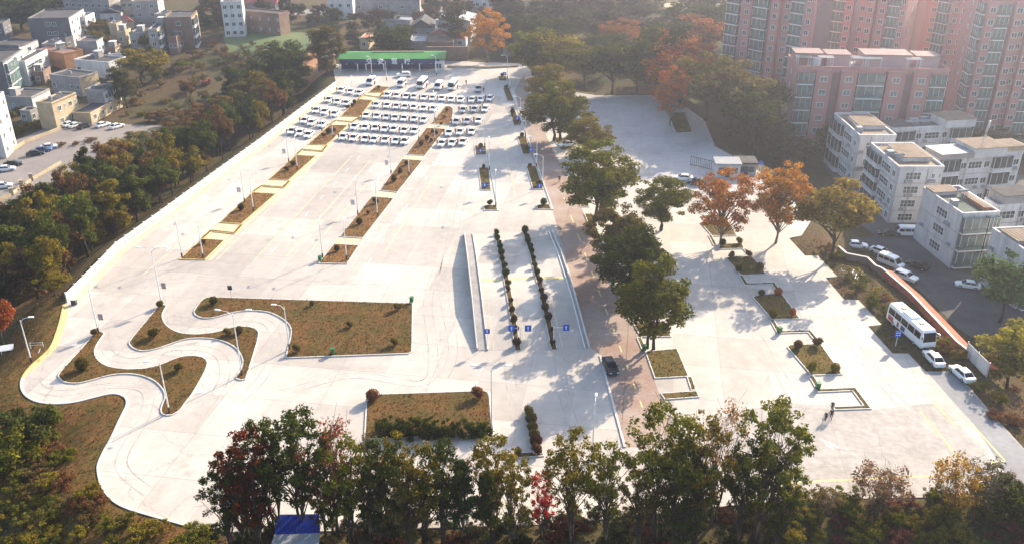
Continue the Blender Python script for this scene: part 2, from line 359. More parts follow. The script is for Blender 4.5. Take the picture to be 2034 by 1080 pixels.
def lawn_mat(name, brown, green, bias):
    m = bpy.data.materials.new(name); m.use_nodes = True; n = m.node_tree.nodes; l = m.node_tree.links; b = n["Principled BSDF"]
    b.inputs["Roughness"].default_value = 1; b.inputs["Specular IOR Level"].default_value = .1
    tc = n.new("ShaderNodeTexCoord"); a = n.new("ShaderNodeTexNoise"); a.inputs["Scale"].default_value = .22; a.inputs["Detail"].default_value = 6; a.inputs["Roughness"].default_value = .7
    c = n.new("ShaderNodeTexNoise"); c.inputs["Scale"].default_value = 3.5; c.inputs["Detail"].default_value = 6; c.inputs["Roughness"].default_value = .75
    l.new(tc.outputs["Object"], a.inputs["Vector"]); l.new(tc.outputs["Object"], c.inputs["Vector"])
    r = n.new("ShaderNodeValToRGB"); r.color_ramp.elements[0].position = bias - .14; r.color_ramp.elements[1].position = bias + .14
    r.color_ramp.elements[0].color = (*green, 1); r.color_ramp.elements[1].color = (*brown, 1); l.new(a.outputs[0], r.inputs[0])
    mr = n.new("ShaderNodeMapRange"); mr.inputs[1].default_value = .3; mr.inputs[2].default_value = .7; mr.inputs[3].default_value = .55; mr.inputs[4].default_value = 1.5; l.new(c.outputs[0], mr.inputs[0])
    v = n.new("ShaderNodeVectorMath"); v.operation = 'SCALE'; l.new(r.outputs[0], v.inputs[0]); l.new(mr.outputs[0], v.inputs["Scale"]); l.new(v.outputs[0], b.inputs["Base Color"])
    bp = n.new("ShaderNodeBump"); bp.inputs["Strength"].default_value = .7; bp.inputs["Distance"].default_value = .12; l.new(c.outputs[0], bp.inputs["Height"]); l.new(bp.outputs[0], b.inputs["Normal"])
    MATS[name] = m
lawn_mat('lawn', (.135, .066, .024), (.070, .058, .017), .5)
lawn_mat('lawn_tan', (.20, .098, .038), (.125, .076, .028), .48)
lawn_mat('lawn_olive', (.135, .088, .028), (.070, .064, .019), .5)
def litter_mat():
    m = bpy.data.materials.new('leaf_litter'); m.use_nodes = True; n = m.node_tree.nodes; l = m.node_tree.links; b = n["Principled BSDF"]; b.inputs["Roughness"].default_value = .95
    tc = n.new("ShaderNodeTexCoord"); a = n.new("ShaderNodeTexNoise"); a.inputs["Scale"].default_value = .09; a.inputs["Detail"].default_value = 7; a.inputs["Roughness"].default_value = .7
    l.new(tc.outputs["Object"], a.inputs["Vector"]); r = n.new("ShaderNodeValToRGB"); e = r.color_ramp.elements
    e[0].position = .36; e[0].color = (.24, .145, .105, 1); e[1].position = .66; e[1].color = (.34, .275, .235, 1); l.new(a.outputs[0], r.inputs[0])
    c = n.new("ShaderNodeTexNoise"); c.inputs["Scale"].default_value = 4; c.inputs["Detail"].default_value = 5; l.new(tc.outputs["Object"], c.inputs["Vector"])
    mr = n.new("ShaderNodeMapRange"); mr.inputs[1].default_value = .3; mr.inputs[2].default_value = .7; mr.inputs[3].default_value = .8; mr.inputs[4].default_value = 1.2; l.new(c.outputs[0], mr.inputs[0])
    v = n.new("ShaderNodeVectorMath"); v.operation = 'SCALE'; l.new(r.outputs[0], v.inputs[0]); l.new(mr.outputs[0], v.inputs["Scale"]); l.new(v.outputs[0], b.inputs["Base Color"])
    MATS['litter'] = m
litter_mat()
def sheet(name, poly, z, mat, parent=None, skirt=0.0):
    poly = ccw(poly); b = MB(); n = len(poly)
    b.add([(p.x, p.y, z) for p in poly], [tuple(range(n))])
    if skirt: b.add([(p.x, p.y, z) for p in poly] + [(p.x, p.y, z - skirt) for p in poly], [(i, n + i, n + (i + 1) % n, (i + 1) % n) for i in range(n)])
    return b.build(name, mat, parent)
lot = struct(sheet("pavement", lot_w, 0.0, 'concrete', None, 0.6))
# edge kerb of the lot along the lawn
eb = MB()
for i in range(len(s_out_w) - 1):
    eb.seg((*s_out_w[i], 0.001), (*s_out_w[i + 1], 0.001), 0.35, 0.14, 1 if i < 16 else 0)
eb.build("kerb", ['kerb', 'kerb_yellow'], lot)
yb = MB()
for i in range(14): yb.seg((*(s_out_w[i] + Vector((.55, .1))), .002), (*(s_out_w[i + 1] + Vector((.55, .1))), .002), .55, .003)
yb.build("edge_marking", 'yellow_paint', lot)
ROAD = [(1040, 150), (1062, 215), (1098, 300), (1141, 377), (1160, 426), (1195, 505), (1256, 640), (1299, 752), (1316, 800), (1345, 885), (1243, 888), (1194, 706), (1174, 690), (1097, 417), (1052, 300), (1022, 180)]
road = struct(sheet("road", GP(ROAD), 0.004, 'litter'))
def jag(pts, n, a, seed):
    g = random.Random(seed); out = []
    for i in range(len(pts)):
        p, q = pts[i], pts[(i + 1) % len(pts)]
        for k in range(n): t = k / n; out.append((p[0] + (q[0] - p[0]) * t + g.uniform(-a, a), p[1] + (q[1] - p[1]) * t + g.uniform(-a, a) * .5))
    return out
old = struct(sheet("old_pavement", GP(jag([(1405, 835), (1480, 812), (1580, 800), (1730, 812), (1862, 800), (1905, 842), (2010, 965), (2095, 981), (1800, 984), (1565, 988), (1480, 1000), (1440, 900)], 5, 2.0, 3)), .0035, 'old_concrete'))
struct(sheet("worn_pavement", GP([(1842, 738), (1889, 738), (1925, 769), (1959, 810), (2031, 889), (2100, 964), (2080, 978), (2012, 962), (1935, 842), (1880, 782)]), .0055, 'worn_asphalt'))  # darker blue-grey sheet over the concrete
struct(sheet("yard_pavement", GP([(1064, 152), (1121, 181), (1186, 191), (1329, 191), (1398, 241), (1418, 291), (1498, 336), (1555, 380), (1420, 372), (1300, 352), (1262, 300), (1215, 262), (1165, 225), (1100, 190)]), .0035, 'yard_concrete'))
for k, (pts) in enumerate((((1500, 815), (1560, 850), (1610, 905), (1690, 940)), ((1600, 810), (1640, 850), (1760, 870), (1830, 905)), ((1700, 815), (1745, 850), (1750, 900), (1800, 960)), ((1530, 900), (1600, 880), (1680, 895), (1780, 880)), ((1560, 940), (1640, 925), (1720, 930)))):
    q = GP(jag(pts, 5, 2.5, 40 + k)[:-5]); m = MB()
    for a, b in zip(q, q[1:]): m.seg((*a, .004), (*b, .004), .05, .003)
    m.build("crack", 'joint', old)
# slab joints, clipped to the lot
def clip_line(p, d):
    ts = []; n = len(LOT)
    for i in range(n):
        a = Vector(LOT[i]); b = Vector(LOT[(i + 1) % n]); e = b - a; den = d.x * e.y - d.y * e.x
        if abs(den) < 1e-9: continue
        w = a - p; t = (w.x * e.y - w.y * e.x) / den; s = (w.x * d.y - w.y * d.x) / den
        if 0 <= s < 1: ts.append(t)
    ts.sort(); return [(p + d * ts[i], p + d * ts[i + 1]) for i in range(0, len(ts) - 1, 2)]
dl = Vector((math.cos(LANE), math.sin(LANE))); dn_ = Vector((-dl.y, dl.x))
for i in range(-20, 14):
    for a, b in clip_line(dn_ * (-7.0 * i) + dl * 1.0, dl):
        if (b - a).length > 3 and i % 2 == 0: m = MB(); m.seg((*a, .001), (*b, .001), .05, .003); m.build("slab_joint", 'joint', lot)
for i in range(6, 34):
    for a, b in clip_line(dl * (9.0 * i), dn_):
        if (b - a).length > 3 and (i < 17): m = MB(); m.seg((*a, .001), (*b, .001), .05, .003); m.build("slab_joint", 'joint', lot)
# painted lane lines and dashes
def line_px(p, length, w, mat, name="lane_marking", ang=LANE, z=.006, back=0.0):
    a = G(*p).to_2d(); d = Vector((math.cos(ang), math.sin(ang))); m = MB()
    m.seg((*(a - d * back), z), (*(a + d * length), z), w, .003); return m.build(name, mat, lot)
for p, L in (((505, 516), 60), ((567, 511), 55), ((430, 516), 50), ((612, 505), 40), ((285, 545), 60), ((765, 500), 48)):
    line_px(p, L, .32, 'faded_yellow')
for base, n, st in (((540, 500), 9, 9), ((731, 523), 12, 9), ((330, 500), 6, 11)):
    for k in range(n):
        a = G(*base).to_2d() + dl * (k * st); m = MB(); m.seg((*a, .007), (*(a + dl * 2.2), .007), .16, .003); m.build("lane_dash", 'white_paint', lot)
for k in range(9):
    a = G(1012, 746).to_2d()
    for q in (0, 1, 2):
        if k == 0: p = G((1010, 1085, 1152)[q], (748, 745, 742)[q]).to_2d(); m = MB(); m.seg((*p, .006), (*(p + Vector((-.1, 1.2))), .006), .25, .003); m.build("lane_dash", 'yellow_paint', lot)
for y0, y1, xa, xb in ((250, 425, 992, 1032),):
    m = MB(); m.seg((*G(992, 250).to_2d(), .006), (*G(1030, 415).to_2d(), .006), .22, .003); m.build("lane_marking", 'faded_yellow', lot)
for k in range(13):                                    # yellow centre dashes of the road
    t = k / 12; p = G(1120 + 165 * t, 392 + 440 * t).to_2d(); e = G(1120 + 165 * t + 5, 392 + 440 * t + 13).to_2d(); m = MB(); m.seg((*p, .009), (*e, .009), .22, .003); m.build("lane_dash", 'yellow_paint', road)
# tyre marks
pm('tyre_rubber', (0.36, 0.335, 0.31), 0.9, 0.4, 0.25)
def tyre(pts, z=.005):
    q = spline(GP(pts), 8, False); nrm_ = []
    for off in (-.72, .72):
        m = MB()
        for a, b in zip(q, q[1:]):
            e = (b - a).normalized(); nn = Vector((-e.y, e.x)) * off; m.seg((*(a + nn), z), (*(b + nn + e * .02), z), .17, .002)
        m.build("tyre_mark", 'tyre_rubber', lot)
tyre([(335, 585), (350, 640), (400, 655), (470, 635), (530, 640), (550, 690), (520, 750), (470, 800)]); tyre([(205, 640), (215, 700), (270, 715), (350, 690), (430, 700), (445, 750), (400, 820), (360, 870)]); tyre([(90, 690), (70, 760), (120, 780), (220, 765), (290, 775), (285, 830), (240, 920), (300, 980)])
tyre([(880, 420), (870, 520), (850, 600), (860, 700), (840, 760), (700, 745), (560, 780)]); tyre([(760, 560), (600, 560), (450, 555), (330, 560), (230, 590)]); tyre([(1450, 560), (1500, 660), (1560, 760), (1600, 850), (1560, 930)], .005); tyre([(1660, 620), (1700, 690), (1780, 790), (1880, 880)]); tyre([(1010, 700), (1015, 760), (1035, 850)]); tyre([(1110, 700), (1120, 780), (1150, 880)]); tyre([(930, 330), (905, 450), (880, 560), (900, 690), (880, 750)])
# painted boxes on the lower right
def poly_line(pts, w, mat, name="lane_marking", z=.006):
    for a, b in zip(pts, pts[1:]):
        m = MB(); m.seg((*G(*a).to_2d(), z), (*G(*b).to_2d(), z), w, .003); m.build(name, mat, lot)
poly_line([(1828, 816), (1922, 929)], .26, 'yellow_paint'); poly_line([(1851, 795), (1899, 844), (1932, 843), (1996, 914), (1965, 919)], .26, 'yellow_paint')
poly_line([(1561, 958), (1700, 951), (1860, 944)], .28, 'yellow_paint'); poly_line([(1630, 871), (1668, 889)], .12, 'white_paint'); poly_line([(1637, 879), (1656, 891)], .12, 'white_paint')

# ------------------------------------------------------------------ planted beds with kerbs
BEDS = []
def bed(pix, kerb='kerb', soil='lawn', world=False, kw=.17, kh=.15, z=0.0):
    p = ccw(pix if world else GP(pix)); q = inset(p, kw); n = len(p); BEDS.append(q)
    o = struct(sheet("lawn", q, z + kh - .035, soil)); b = MB()
    V = [(a.x, a.y, z) for a in p] + [(a.x, a.y, z + kh) for a in p] + [(a.x, a.y, z + kh) for a in q] + [(a.x, a.y, z + .01) for a in q]
    b.add(V, [(k * n + i, k * n + (i + 1) % n, (k + 1) * n + (i + 1) % n, (k + 1) * n + i) for k in range(3) for i in range(n)])
    b.build("kerb", kerb, o); return o
def strip(pix, w=.9, kerb='kerb', soil='lawn_olive'):
    p = [a for a in GP(pix)]; left = []; right = []
    for i in range(len(p)):
        t1 = (p[i] - p[i - 1]).normalized() if i else (p[1] - p[0]).normalized(); t2 = (p[i + 1] - p[i]).normalized() if i < len(p) - 1 else t1
        n1 = Vector((-t1.y, t1.x)); n2 = Vector((-t2.y, t2.x)); m = (n1 + n2).normalized(); k = (w / 2) / max(.4, m.dot(n1))
        left.append(p[i] + m * k); right.append(p[i] - m * k)
    return bed(left + right[::-1], kerb, soil, True, .16, .14)
S1 = zoom([(1635, 232), (1570, 240), (1528, 275), (1490, 330), (1485, 355), (1510, 380), (1560, 395), (1630, 393), (1700, 375), (1800, 350), (1900, 338), (2006, 340)], 0, 530, K4) + \
     zoom([(60, 341), (130, 350), (200, 380), (260, 420), (293, 460), (300, 510), (290, 560), (270, 640)], 500, 530, K4)
bed([tuple(v) for v in spline([Vector(p) for p in S1], 3, False)] + zoom([(258, 700), (1205, 666), (1232, 650), (1237, 280)], 500, 530, K4), soil='lawn')
S2 = zoom([(1220, 300), (1278, 298), (1262, 330), (1247, 370), (1260, 420), (1300, 465), (1370, 500), (1450, 513), (1550, 513), (1650, 500), (1720, 480), (1790, 462), (1870, 455), (1940, 465),
           (1980, 490), (1985, 530), (1965, 610), (1925, 740), (1890, 850), (1870, 865), (1840, 868), (1805, 855), (1815, 830), (1850, 770), (1858, 720), (1840, 670), (1800, 620), (1730, 580), (1640, 555),
           (1540, 548), (1430, 555), (1330, 585), (1230, 620), (1150, 640), (1080, 645), (1020, 625), (990, 595), (992, 570), (1030, 520), (1130, 400)], 0, 530, K4)
bed([tuple(v) for v in spline([Vector(p) for p in S2], 3)], soil='lawn')
S3 = zoom([(735, 503), (800, 508), (780, 545), (745, 600), (730, 650), (745, 700), (790, 740), (850, 765), (950, 780), (1060, 780), (1150, 770), (1240, 745), (1320, 710), (1400, 685), (1480, 680), (1550, 690),
           (1590, 720), (1590, 760), (1560, 830), (1480, 970)], 0, 530, K4) + zoom([(1420, 5), (1385, 55), (1330, 90), (1280, 98), (1240, 85), (1230, 50), (1245, 0)], 0, 800, K4) + \
     zoom([(1262, 1000), (1250, 950), (1200, 890), (1130, 850), (1030, 825), (930, 822), (830, 835), (720, 865), (620, 890), (540, 893), (480, 880), (450, 850), (447, 825), (490, 770), (610, 640)], 0, 530, K4)
bed([tuple(v) for v in spline([Vector(p) for p in S3], 3)], soil='lawn')
bed([(723, 874), (727, 800), (731, 787), (749, 783), (962, 776), (970, 779), (974, 790), (979, 862)], soil='lawn')
LA = [[(356, 516), (408, 517), (447, 478), (401, 475)], [(436, 443), (480, 446), (549, 386), (501, 383)], [(534, 357), (574, 359), (628, 311), (588, 309)], [(611, 288), (649, 289), (692, 250), (655, 249)],
      [(676, 232), (715, 233), (741, 200), (710, 198)], [(731, 185), (759, 185), (775, 174), (746, 172)]]
for p in LA: bed(p, 'kerb_yellow', 'lawn_tan')
for p in ([(401, 475), (419, 459), (465, 464), (480, 447)], [(501, 383), (520, 370), (563, 373), (575, 360)], [(588, 309), (600, 298), (640, 301), (649, 290)], [(655, 249), (667, 240), (701, 243), (713, 234)], [(710, 198), (723, 190), (754, 194), (760, 186)]):
    strip(p, .8, 'kerb_yellow', 'lawn_tan')
for a, b in zip(LA, LA[1:]): sheet("cross_path", GP([a[3], a[2], b[1], b[0]]), .0045, 'cream_yellow', lot)
for k in (1, 2):
    for a, b in zip(LA[:-1], LA[1:]):
        e = G(*a[1 if k == 1 else 2]).to_2d() + Vector((.75, 0)); f = G(*(a[2] if k == 1 else b[1])).to_2d() + Vector((.75, 0)); m = MB(); m.seg((*e, .0055), (*f, .0055), .8, .003); m.build("edge_marking", 'cream_yellow', lot)
RA = [[(632, 524), (690, 525), (714, 488), (663, 485)], [(674, 471), (722, 474), (783, 395), (738, 391)], [(754, 379), (790, 383), (840, 320), (798, 317)], [(806, 308), (845, 310), (886, 257), (846, 255)],
      [(855, 247), (894, 249), (900, 231), (900.5, 217), (895, 212.6), (884, 212)]]
for p in RA: bed(p, 'kerb', 'lawn_tan')
for a, b in zip(RA, RA[1:]): sheet("cross_path", GP([a[3], a[2], b[1], b[0]]), .0045, 'cream_yellow', lot)
for a, b in (((714, 488), (722, 474)), ((783, 395), (790, 383)), ((840, 320), (845, 310)), ((886, 257), (894, 249))):
    m = MB(); m.seg((*G(*a).to_2d(), 0.001), (*G(*b).to_2d(), 0.001), .3, .15); m.build("kerb", 'kerb', lot)
for p in ([(942, 290), (966, 291), (967, 309), (944, 309)], [(950, 334), (971, 333.5), (976.5, 379), (955, 379)], [(960, 409), (987, 408), (989, 419), (961, 419)],
          [(998.5, 176), (1012, 176), (1022, 202), (1007, 202)], [(1011, 219), (1024, 220), (1035, 250), (1020, 250)], [(1027, 271), (1046, 272), (1054, 307), (1038, 308)], [(1045, 331), (1065, 330), (1080, 377), (1058, 377)],
          [(1065, 408), (1091, 406.5), (1096, 417), (1067, 417)], [(989, 152.6), (1007, 152), (1009, 161.5), (991, 161.5)]): bed(p, 'kerb', 'lawn_olive')
for a, b in (((968, 300), (990, 419)), ((1014, 176), (1098, 417)), ((1192, 706), (1241, 888)), ((972, 778), (981, 880))):
    m = MB(); m.seg((*G(*a).to_2d(), .006), (*G(*b).to_2d(), .006), .30, .15); m.build("kerb", 'kerb', lot)
# beds under the tree row
for p in ([(1281, 698), (1345, 692), (1369, 748), (1300, 752)], [(1311, 781), (1384, 776), (1390, 789), (1320, 794)], [(1256, 640), (1322, 638), (1334, 669), (1272, 670)], [(1141, 377), (1160, 377), (1171, 412), (1153, 412)],
          [(1160, 426), (1176, 425), (1198, 486), (1185, 486)], [(1194, 505), (1216, 505), (1232, 546), (1208, 546)], [(1098, 274), (1134, 275), (1137, 301), (1114, 300)], [(1220, 570), (1245, 568), (1262, 610), (1240, 612)],
          [(1058, 200), (1080, 200), (1088, 232), (1070, 232)]): bed(p, 'kerb', 'lawn_olive')
strip([(1269, 670), (1281, 698)], .8); strip([(1369, 748), (1378, 775)], .8); strip([(1208, 546), (1222, 572)], .8); strip([(1240, 612), (1257, 641)], .8)
# chain of beds in the right-hand bays
for p in ([(1390, 443), (1402, 437), (1447, 440), (1464, 469), (1414, 470)], [(1428, 486), (1474, 483), (1479, 495), (1427, 496)], [(1440, 513), (1447, 511), (1493, 509), (1512, 530), (1522.6, 545.7), (1471.4, 547.7)],
          [(1494, 590), (1505, 586), (1552.5, 582.5), (1590, 634), (1532.5, 635)], [(1562.5, 689), (1567.5, 685), (1630, 682.5), (1674, 744), (1611, 746)], [(1325, 225), (1362, 224), (1376, 264), (1342, 266)]): bed(p, 'kerb', 'lawn_olive')
strip([(1410, 468), (1421, 489)], .8); strip([(1479, 495), (1493, 510)], .8); strip([(1471, 547), (1482, 565), (1536, 563), (1549, 583)], .8); strip([(1533, 635), (1547, 660), (1607, 658), (1628, 683)], .8)
strip([(1611, 746), (1628, 776), (1696, 773), (1723, 809), (1655, 811)], .85)
strip([(1051, 823), (1068, 903)], 1.1, 'kerb', 'lawn')
strip([(985, 908), (1080, 901)], 1.1, 'kerb', 'lawn')

# ------------------------------------------------------------------ hill-start ramp
RN = [G(946, 696).to_2d(), G(1172, 691).to_2d()]; RF = [G(921, 466).to_2d(), G(1098, 460).to_2d()]
def ramp_h(t): return 1.4 * min(1.0, max(0.0, t) / .33, max(0.0, 1 - t) / .30)
def ramp_pt(s, t, dz=0.0):
    a = RN[0].lerp(RN[1], s); b = RF[0].lerp(RF[1], s); p = a.lerp(b, t); return Vector((p.x, p.y, ramp_h(t) + 0.012 + dz))
b = MB(); NT = 40
for i in range(NT + 1):
    t = i / NT
    b.v += [tuple(ramp_pt(0, t) - Vector((0, 0, ramp_h(t) + .2))), tuple(ramp_pt(0, t)), tuple(ramp_pt(1, t)), tuple(ramp_pt(1, t) - Vector((0, 0, ramp_h(t) + .2)))]
for i in range(NT):
    for k in range(3): b.f.append((i * 4 + k, i * 4 + k + 1, i * 4 + k + 5, i * 4 + k + 4)); b.m.append(0)
ramp = struct(b.build("ramp", 'concrete', fix=True))
def ramp_wall(s, w, h, mat, name, t0=0.0, t1=1.0, mi=0):
    m = MB(); secs = []
    for i in range(NT + 1):
        t = t0 + (t1 - t0) * i / NT; c = ramp_pt(s, t, .002); e = (RN[1] - RN[0]).normalized() * (w / 2); e = Vector((e.x, e.y, 0))
        secs.append([c - e, c + e, c + e + Vector((0, 0, h)), c - e + Vector((0, 0, h))])
    m.loft(secs); return m.build(name, mat, ramp, fix=True)
ramp_wall(.010, .2, .5, 'kerb', "parapet"); ramp_wall(.100, .16, .25, 'kerb', "parapet"); ramp_wall(.990, .2, .5, 'kerb', "parapet")
ramp_wall(.955, .12, .2, 'white_paint', "kerb")
for s in (.365, .683):                                  # planted medians
    ramp_wall(s - .024, .11, .16, 'kerb', "kerb"); ramp_wall(s + .024, .11, .16, 'kerb', "kerb"); ramp_wall(s, .74, .12, 'lawn', "planting_soil")
ramp_wall(.056, 1.2, .05, 'plaster_grey', "walkway")
for s in (.155, .44, .76): ramp_wall(s, .13, .006, 'faded_yellow', "lane_marking", 0.0, .42)
for s0, s1 in ((.12, .33), (.40, .65), (.72, .94)):
    m = MB(); m.loft([[ramp_pt(s0, .475, .002), ramp_pt(s0, .475, .008), ramp_pt(s0, .49, .008), ramp_pt(s0, .49, .002)], [ramp_pt(s1, .475, .002), ramp_pt(s1, .475, .008), ramp_pt(s1, .49, .008), ramp_pt(s1, .49, .002)]]); m.build("stop_line", 'yellow_paint', ramp)

# ------------------------------------------------------------------ white fence on the left edge
fl = GP([(134, 600), (200, 533), (232, 499), (322, 433), (420, 360), (522, 285), (668, 172)])
fp = MB(); n = 9
for k in range(n): fp.box(((k + .5) / n * 3.0, 0, .50), (.19, .06, .62))
fp.box((1.5, 0, 1.20), (3.0, .08, .80)); fp.box((1.5, .03, 1.62), (3.0, .16, .07)); fp.box((1.5, 0, .11), (3.0, .2, .22))
fpm = fp.mesh("panel", 'fence_white'); po = MB(); po.box((0, 0, .9), (.2, .2, 1.8)); po.box((0, 0, 1.84), (.28, .28, .10)); pom = po.mesh("post", 'fence_white')
fence = thing("fence", "long white picket fence along the edge of the concrete lot above the wooded slope", "fence", (*fl[0], 0))
for a, b in zip(fl, fl[1:]):
    L = (b - a).length; k = max(1, round(L / 3.0)); d = (b - a) / k; an = math.atan2(d.y, d.x)
    for i in range(k):
        p = a + d * i - fl[0]; o = link("panel", fpm, fence, (p.x, p.y, 0), an); o.scale = (d.length / 3.0, 1, 1); o['kind'] = 'stuff'; link("post", pom, fence, (p.x, p.y, 0), an)
p = fl[-1] - fl[0]; link("post", pom, fence, (p.x, p.y, 0), 0)
m = MB()
for a, b in zip(fl, fl[1:]): m.seg((*(a + Vector((1.1, 0))), .002), (*(b + Vector((1.1, 0))), .002), 1.5, .003)
m.build("edge_marking", 'faded_yellow', lot)

# ------------------------------------------------------------------ lower parking on the left, courtyard on the right
def drape(name, poly, mat, dz=.05, step=2.0):           # a sheet laid over the terrain
    poly = ccw(poly); bm = bmesh.new(); vs = [bm.verts.new((p.x, p.y, 0)) for p in poly]; bm.faces.new(vs)
    x0, x1 = min(p.x for p in poly), max(p.x for p in poly); y0, y1 = min(p.y for p in poly), max(p.y for p in poly)
    for ax, lo, hi in ((0, x0, x1), (1, y0, y1)):
        k = math.ceil(lo / step) * step
        while k < hi:
            no = (1, 0, 0) if ax == 0 else (0, 1, 0); co = (k, 0, 0) if ax == 0 else (0, k, 0)
            bmesh.ops.bisect_plane(bm, geom=bm.verts[:] + bm.edges[:] + bm.faces[:], plane_co=co, plane_no=no); k += step
    bmesh.ops.triangulate(bm, faces=bm.faces[:])
    zz = terrain_z(np.array([v.co.x for v in bm.verts]), np.array([v.co.y for v in bm.verts]))
    for v, z in zip(bm.verts, zz): v.co.z = z + dz
    m = bpy.data.meshes.new(name); bm.to_mesh(m); bm.free(); m.materials.append(MATS[mat]); return struct(link(name, m))
LP = [(-120, 330), (60, 268), (115, 248), (160, 240), (330, 250), (330, 272), (300, 300), (240, 335), (160, 365), (90, 415), (10, 455), (-120, 500)]
lpark = drape("parking_lot", GP(LP, -6.0), 'pale_asphalt', .06)
CY_ = [(1640, 330), (1700, 440), (1740, 470), (1690, 480), (1735, 505), (1770, 530), (1830, 580), (1900, 650), (1975, 700), (2150, 760), (2250, 600), (2150, 420), (1950, 300)]
cyard = drape("courtyard", GP(CY_, -6.0), 'asphalt', .06)
field = drape("sports_field", GP([(440, 66), (615, 63), (630, 75), (600, 100), (500, 112), (452, 96)], 0), 'turf', .06)
drape("dirt_yard", GP([(500, 118), (640, 108), (668, 150), (600, 170), (520, 160)], -2), 'brick_orange', .10)
drape("street", GP([(560, 22), (900, 14), (1080, 30), (1080, 42), (900, 26), (560, 33)], 0), 'pale_asphalt', .12)
drape("clearing", GP([(1270, 12), (1420, 0), (1440, 18), (1290, 30)], 0), 'plaster_tan', .08)
drape("lawn", [Vector(p) for p in s_out_w] + GP([(380, 1100), (200, 1100), (60, 1060), (-40, 960), (-60, 760), (20, 640), (95, 600)], -1.0), 'lawn', .055)
# concrete kerb walls of the lower parking
def wall_px(name, label, cat, pts, z, w, h, mat, dz=0.0, group=None):
    p = [G(a, b_, z).to_2d() for a, b_ in pts]; o = thing(name, label, cat, (*p[0], 0), 0, group); b = MB()
    for a, c in zip(p, p[1:]):
        n = max(1, int((c - a).length / 3))
        for i in range(n):
            q0 = a.lerp(c, i / n); q1 = a.lerp(c, (i + 1) / n)
            za = TZ(*q0) + dz; zb = TZ(*q1) + dz; b.seg((q0.x - p[0].x, q0.y - p[0].y, za - .15), (q1.x - p[0].x, q1.y - p[0].y, zb - .15), w, h + .15)
    b.build("wall", mat, o); return o
wall_px("barrier", "low tan concrete barrier with square posts along the lower left car park", "barrier", [(-40, 415), (22, 388), (62, 360), (122, 327)], -6, .3, .8, 'plaster_tan')
wall_px("low_wall", "low tan parapet wall beside the houses at the edge of the lower car park", "wall", [(-20, 325), (48, 285), (122, 258)], -6, .35, .9, 'plaster_tan')
bo = [o for o in COL.objects if o.name == "barrier"][0]
for x, y in ((24, 388), (44, 372), (63, 359)):
    p = on_terrain(x, y); m = MB(); m.box((p.x - bo.location.x, p.y - bo.location.y, p.z + .9), (.9, .9, 1.9), .5); m.build("post", 'plaster_tan', bo)
# ------------------------------------------------------------------ trees
def leaf_mesh(name, centres, radii, nleaf, size, seed, flat=.75, droop=0.0):
    g = np.random.default_rng(seed); nc = len(centres); w = radii ** 2; w = w / w.sum()
    ci = g.choice(nc, nleaf, p=w); c = centres[ci]; r = radii[ci][:, None]
    d = g.normal(size=(nleaf, 3)); d /= np.linalg.norm(d, axis=1)[:, None]
    rad = g.random((nleaf, 1)) ** .45
    pos = c + d * rad * r * np.array([1, 1, flat]); pos[:, 2] -= droop * g.random(nleaf)
    nrm = d * .6 + g.normal(size=(nleaf, 3)) * .6 + np.array([0, 0, .55]); nrm /= np.linalg.norm(nrm, axis=1)[:, None]
    a = np.cross(nrm, g.normal(size=(nleaf, 3))); a /= np.linalg.norm(a, axis=1)[:, None] + 1e-9; b = np.cross(nrm, a)
    s = size * (.55 + .9 * g.random((nleaf, 1))); a = a * s * .5; b = b * s * .32
    fold = nrm * s * .12
    V = np.stack([pos - a, pos + b + fold, pos + a, pos - b + fold], 1).reshape(-1, 3)
    me = bpy.data.meshes.new(name); me.vertices.add(nleaf * 4); me.vertices.foreach_set("co", V.ravel().astype(np.float32))
    me.loops.add(nleaf * 4); me.loops.foreach_set("vertex_index", np.arange(nleaf * 4, dtype=np.int32))
    me.polygons.add(nleaf); me.polygons.foreach_set("loop_start", np.arange(0, nleaf * 4, 4, dtype=np.int32))
    me.materials.append(MATS['leaf']); me.update(calc_edges=True); return me
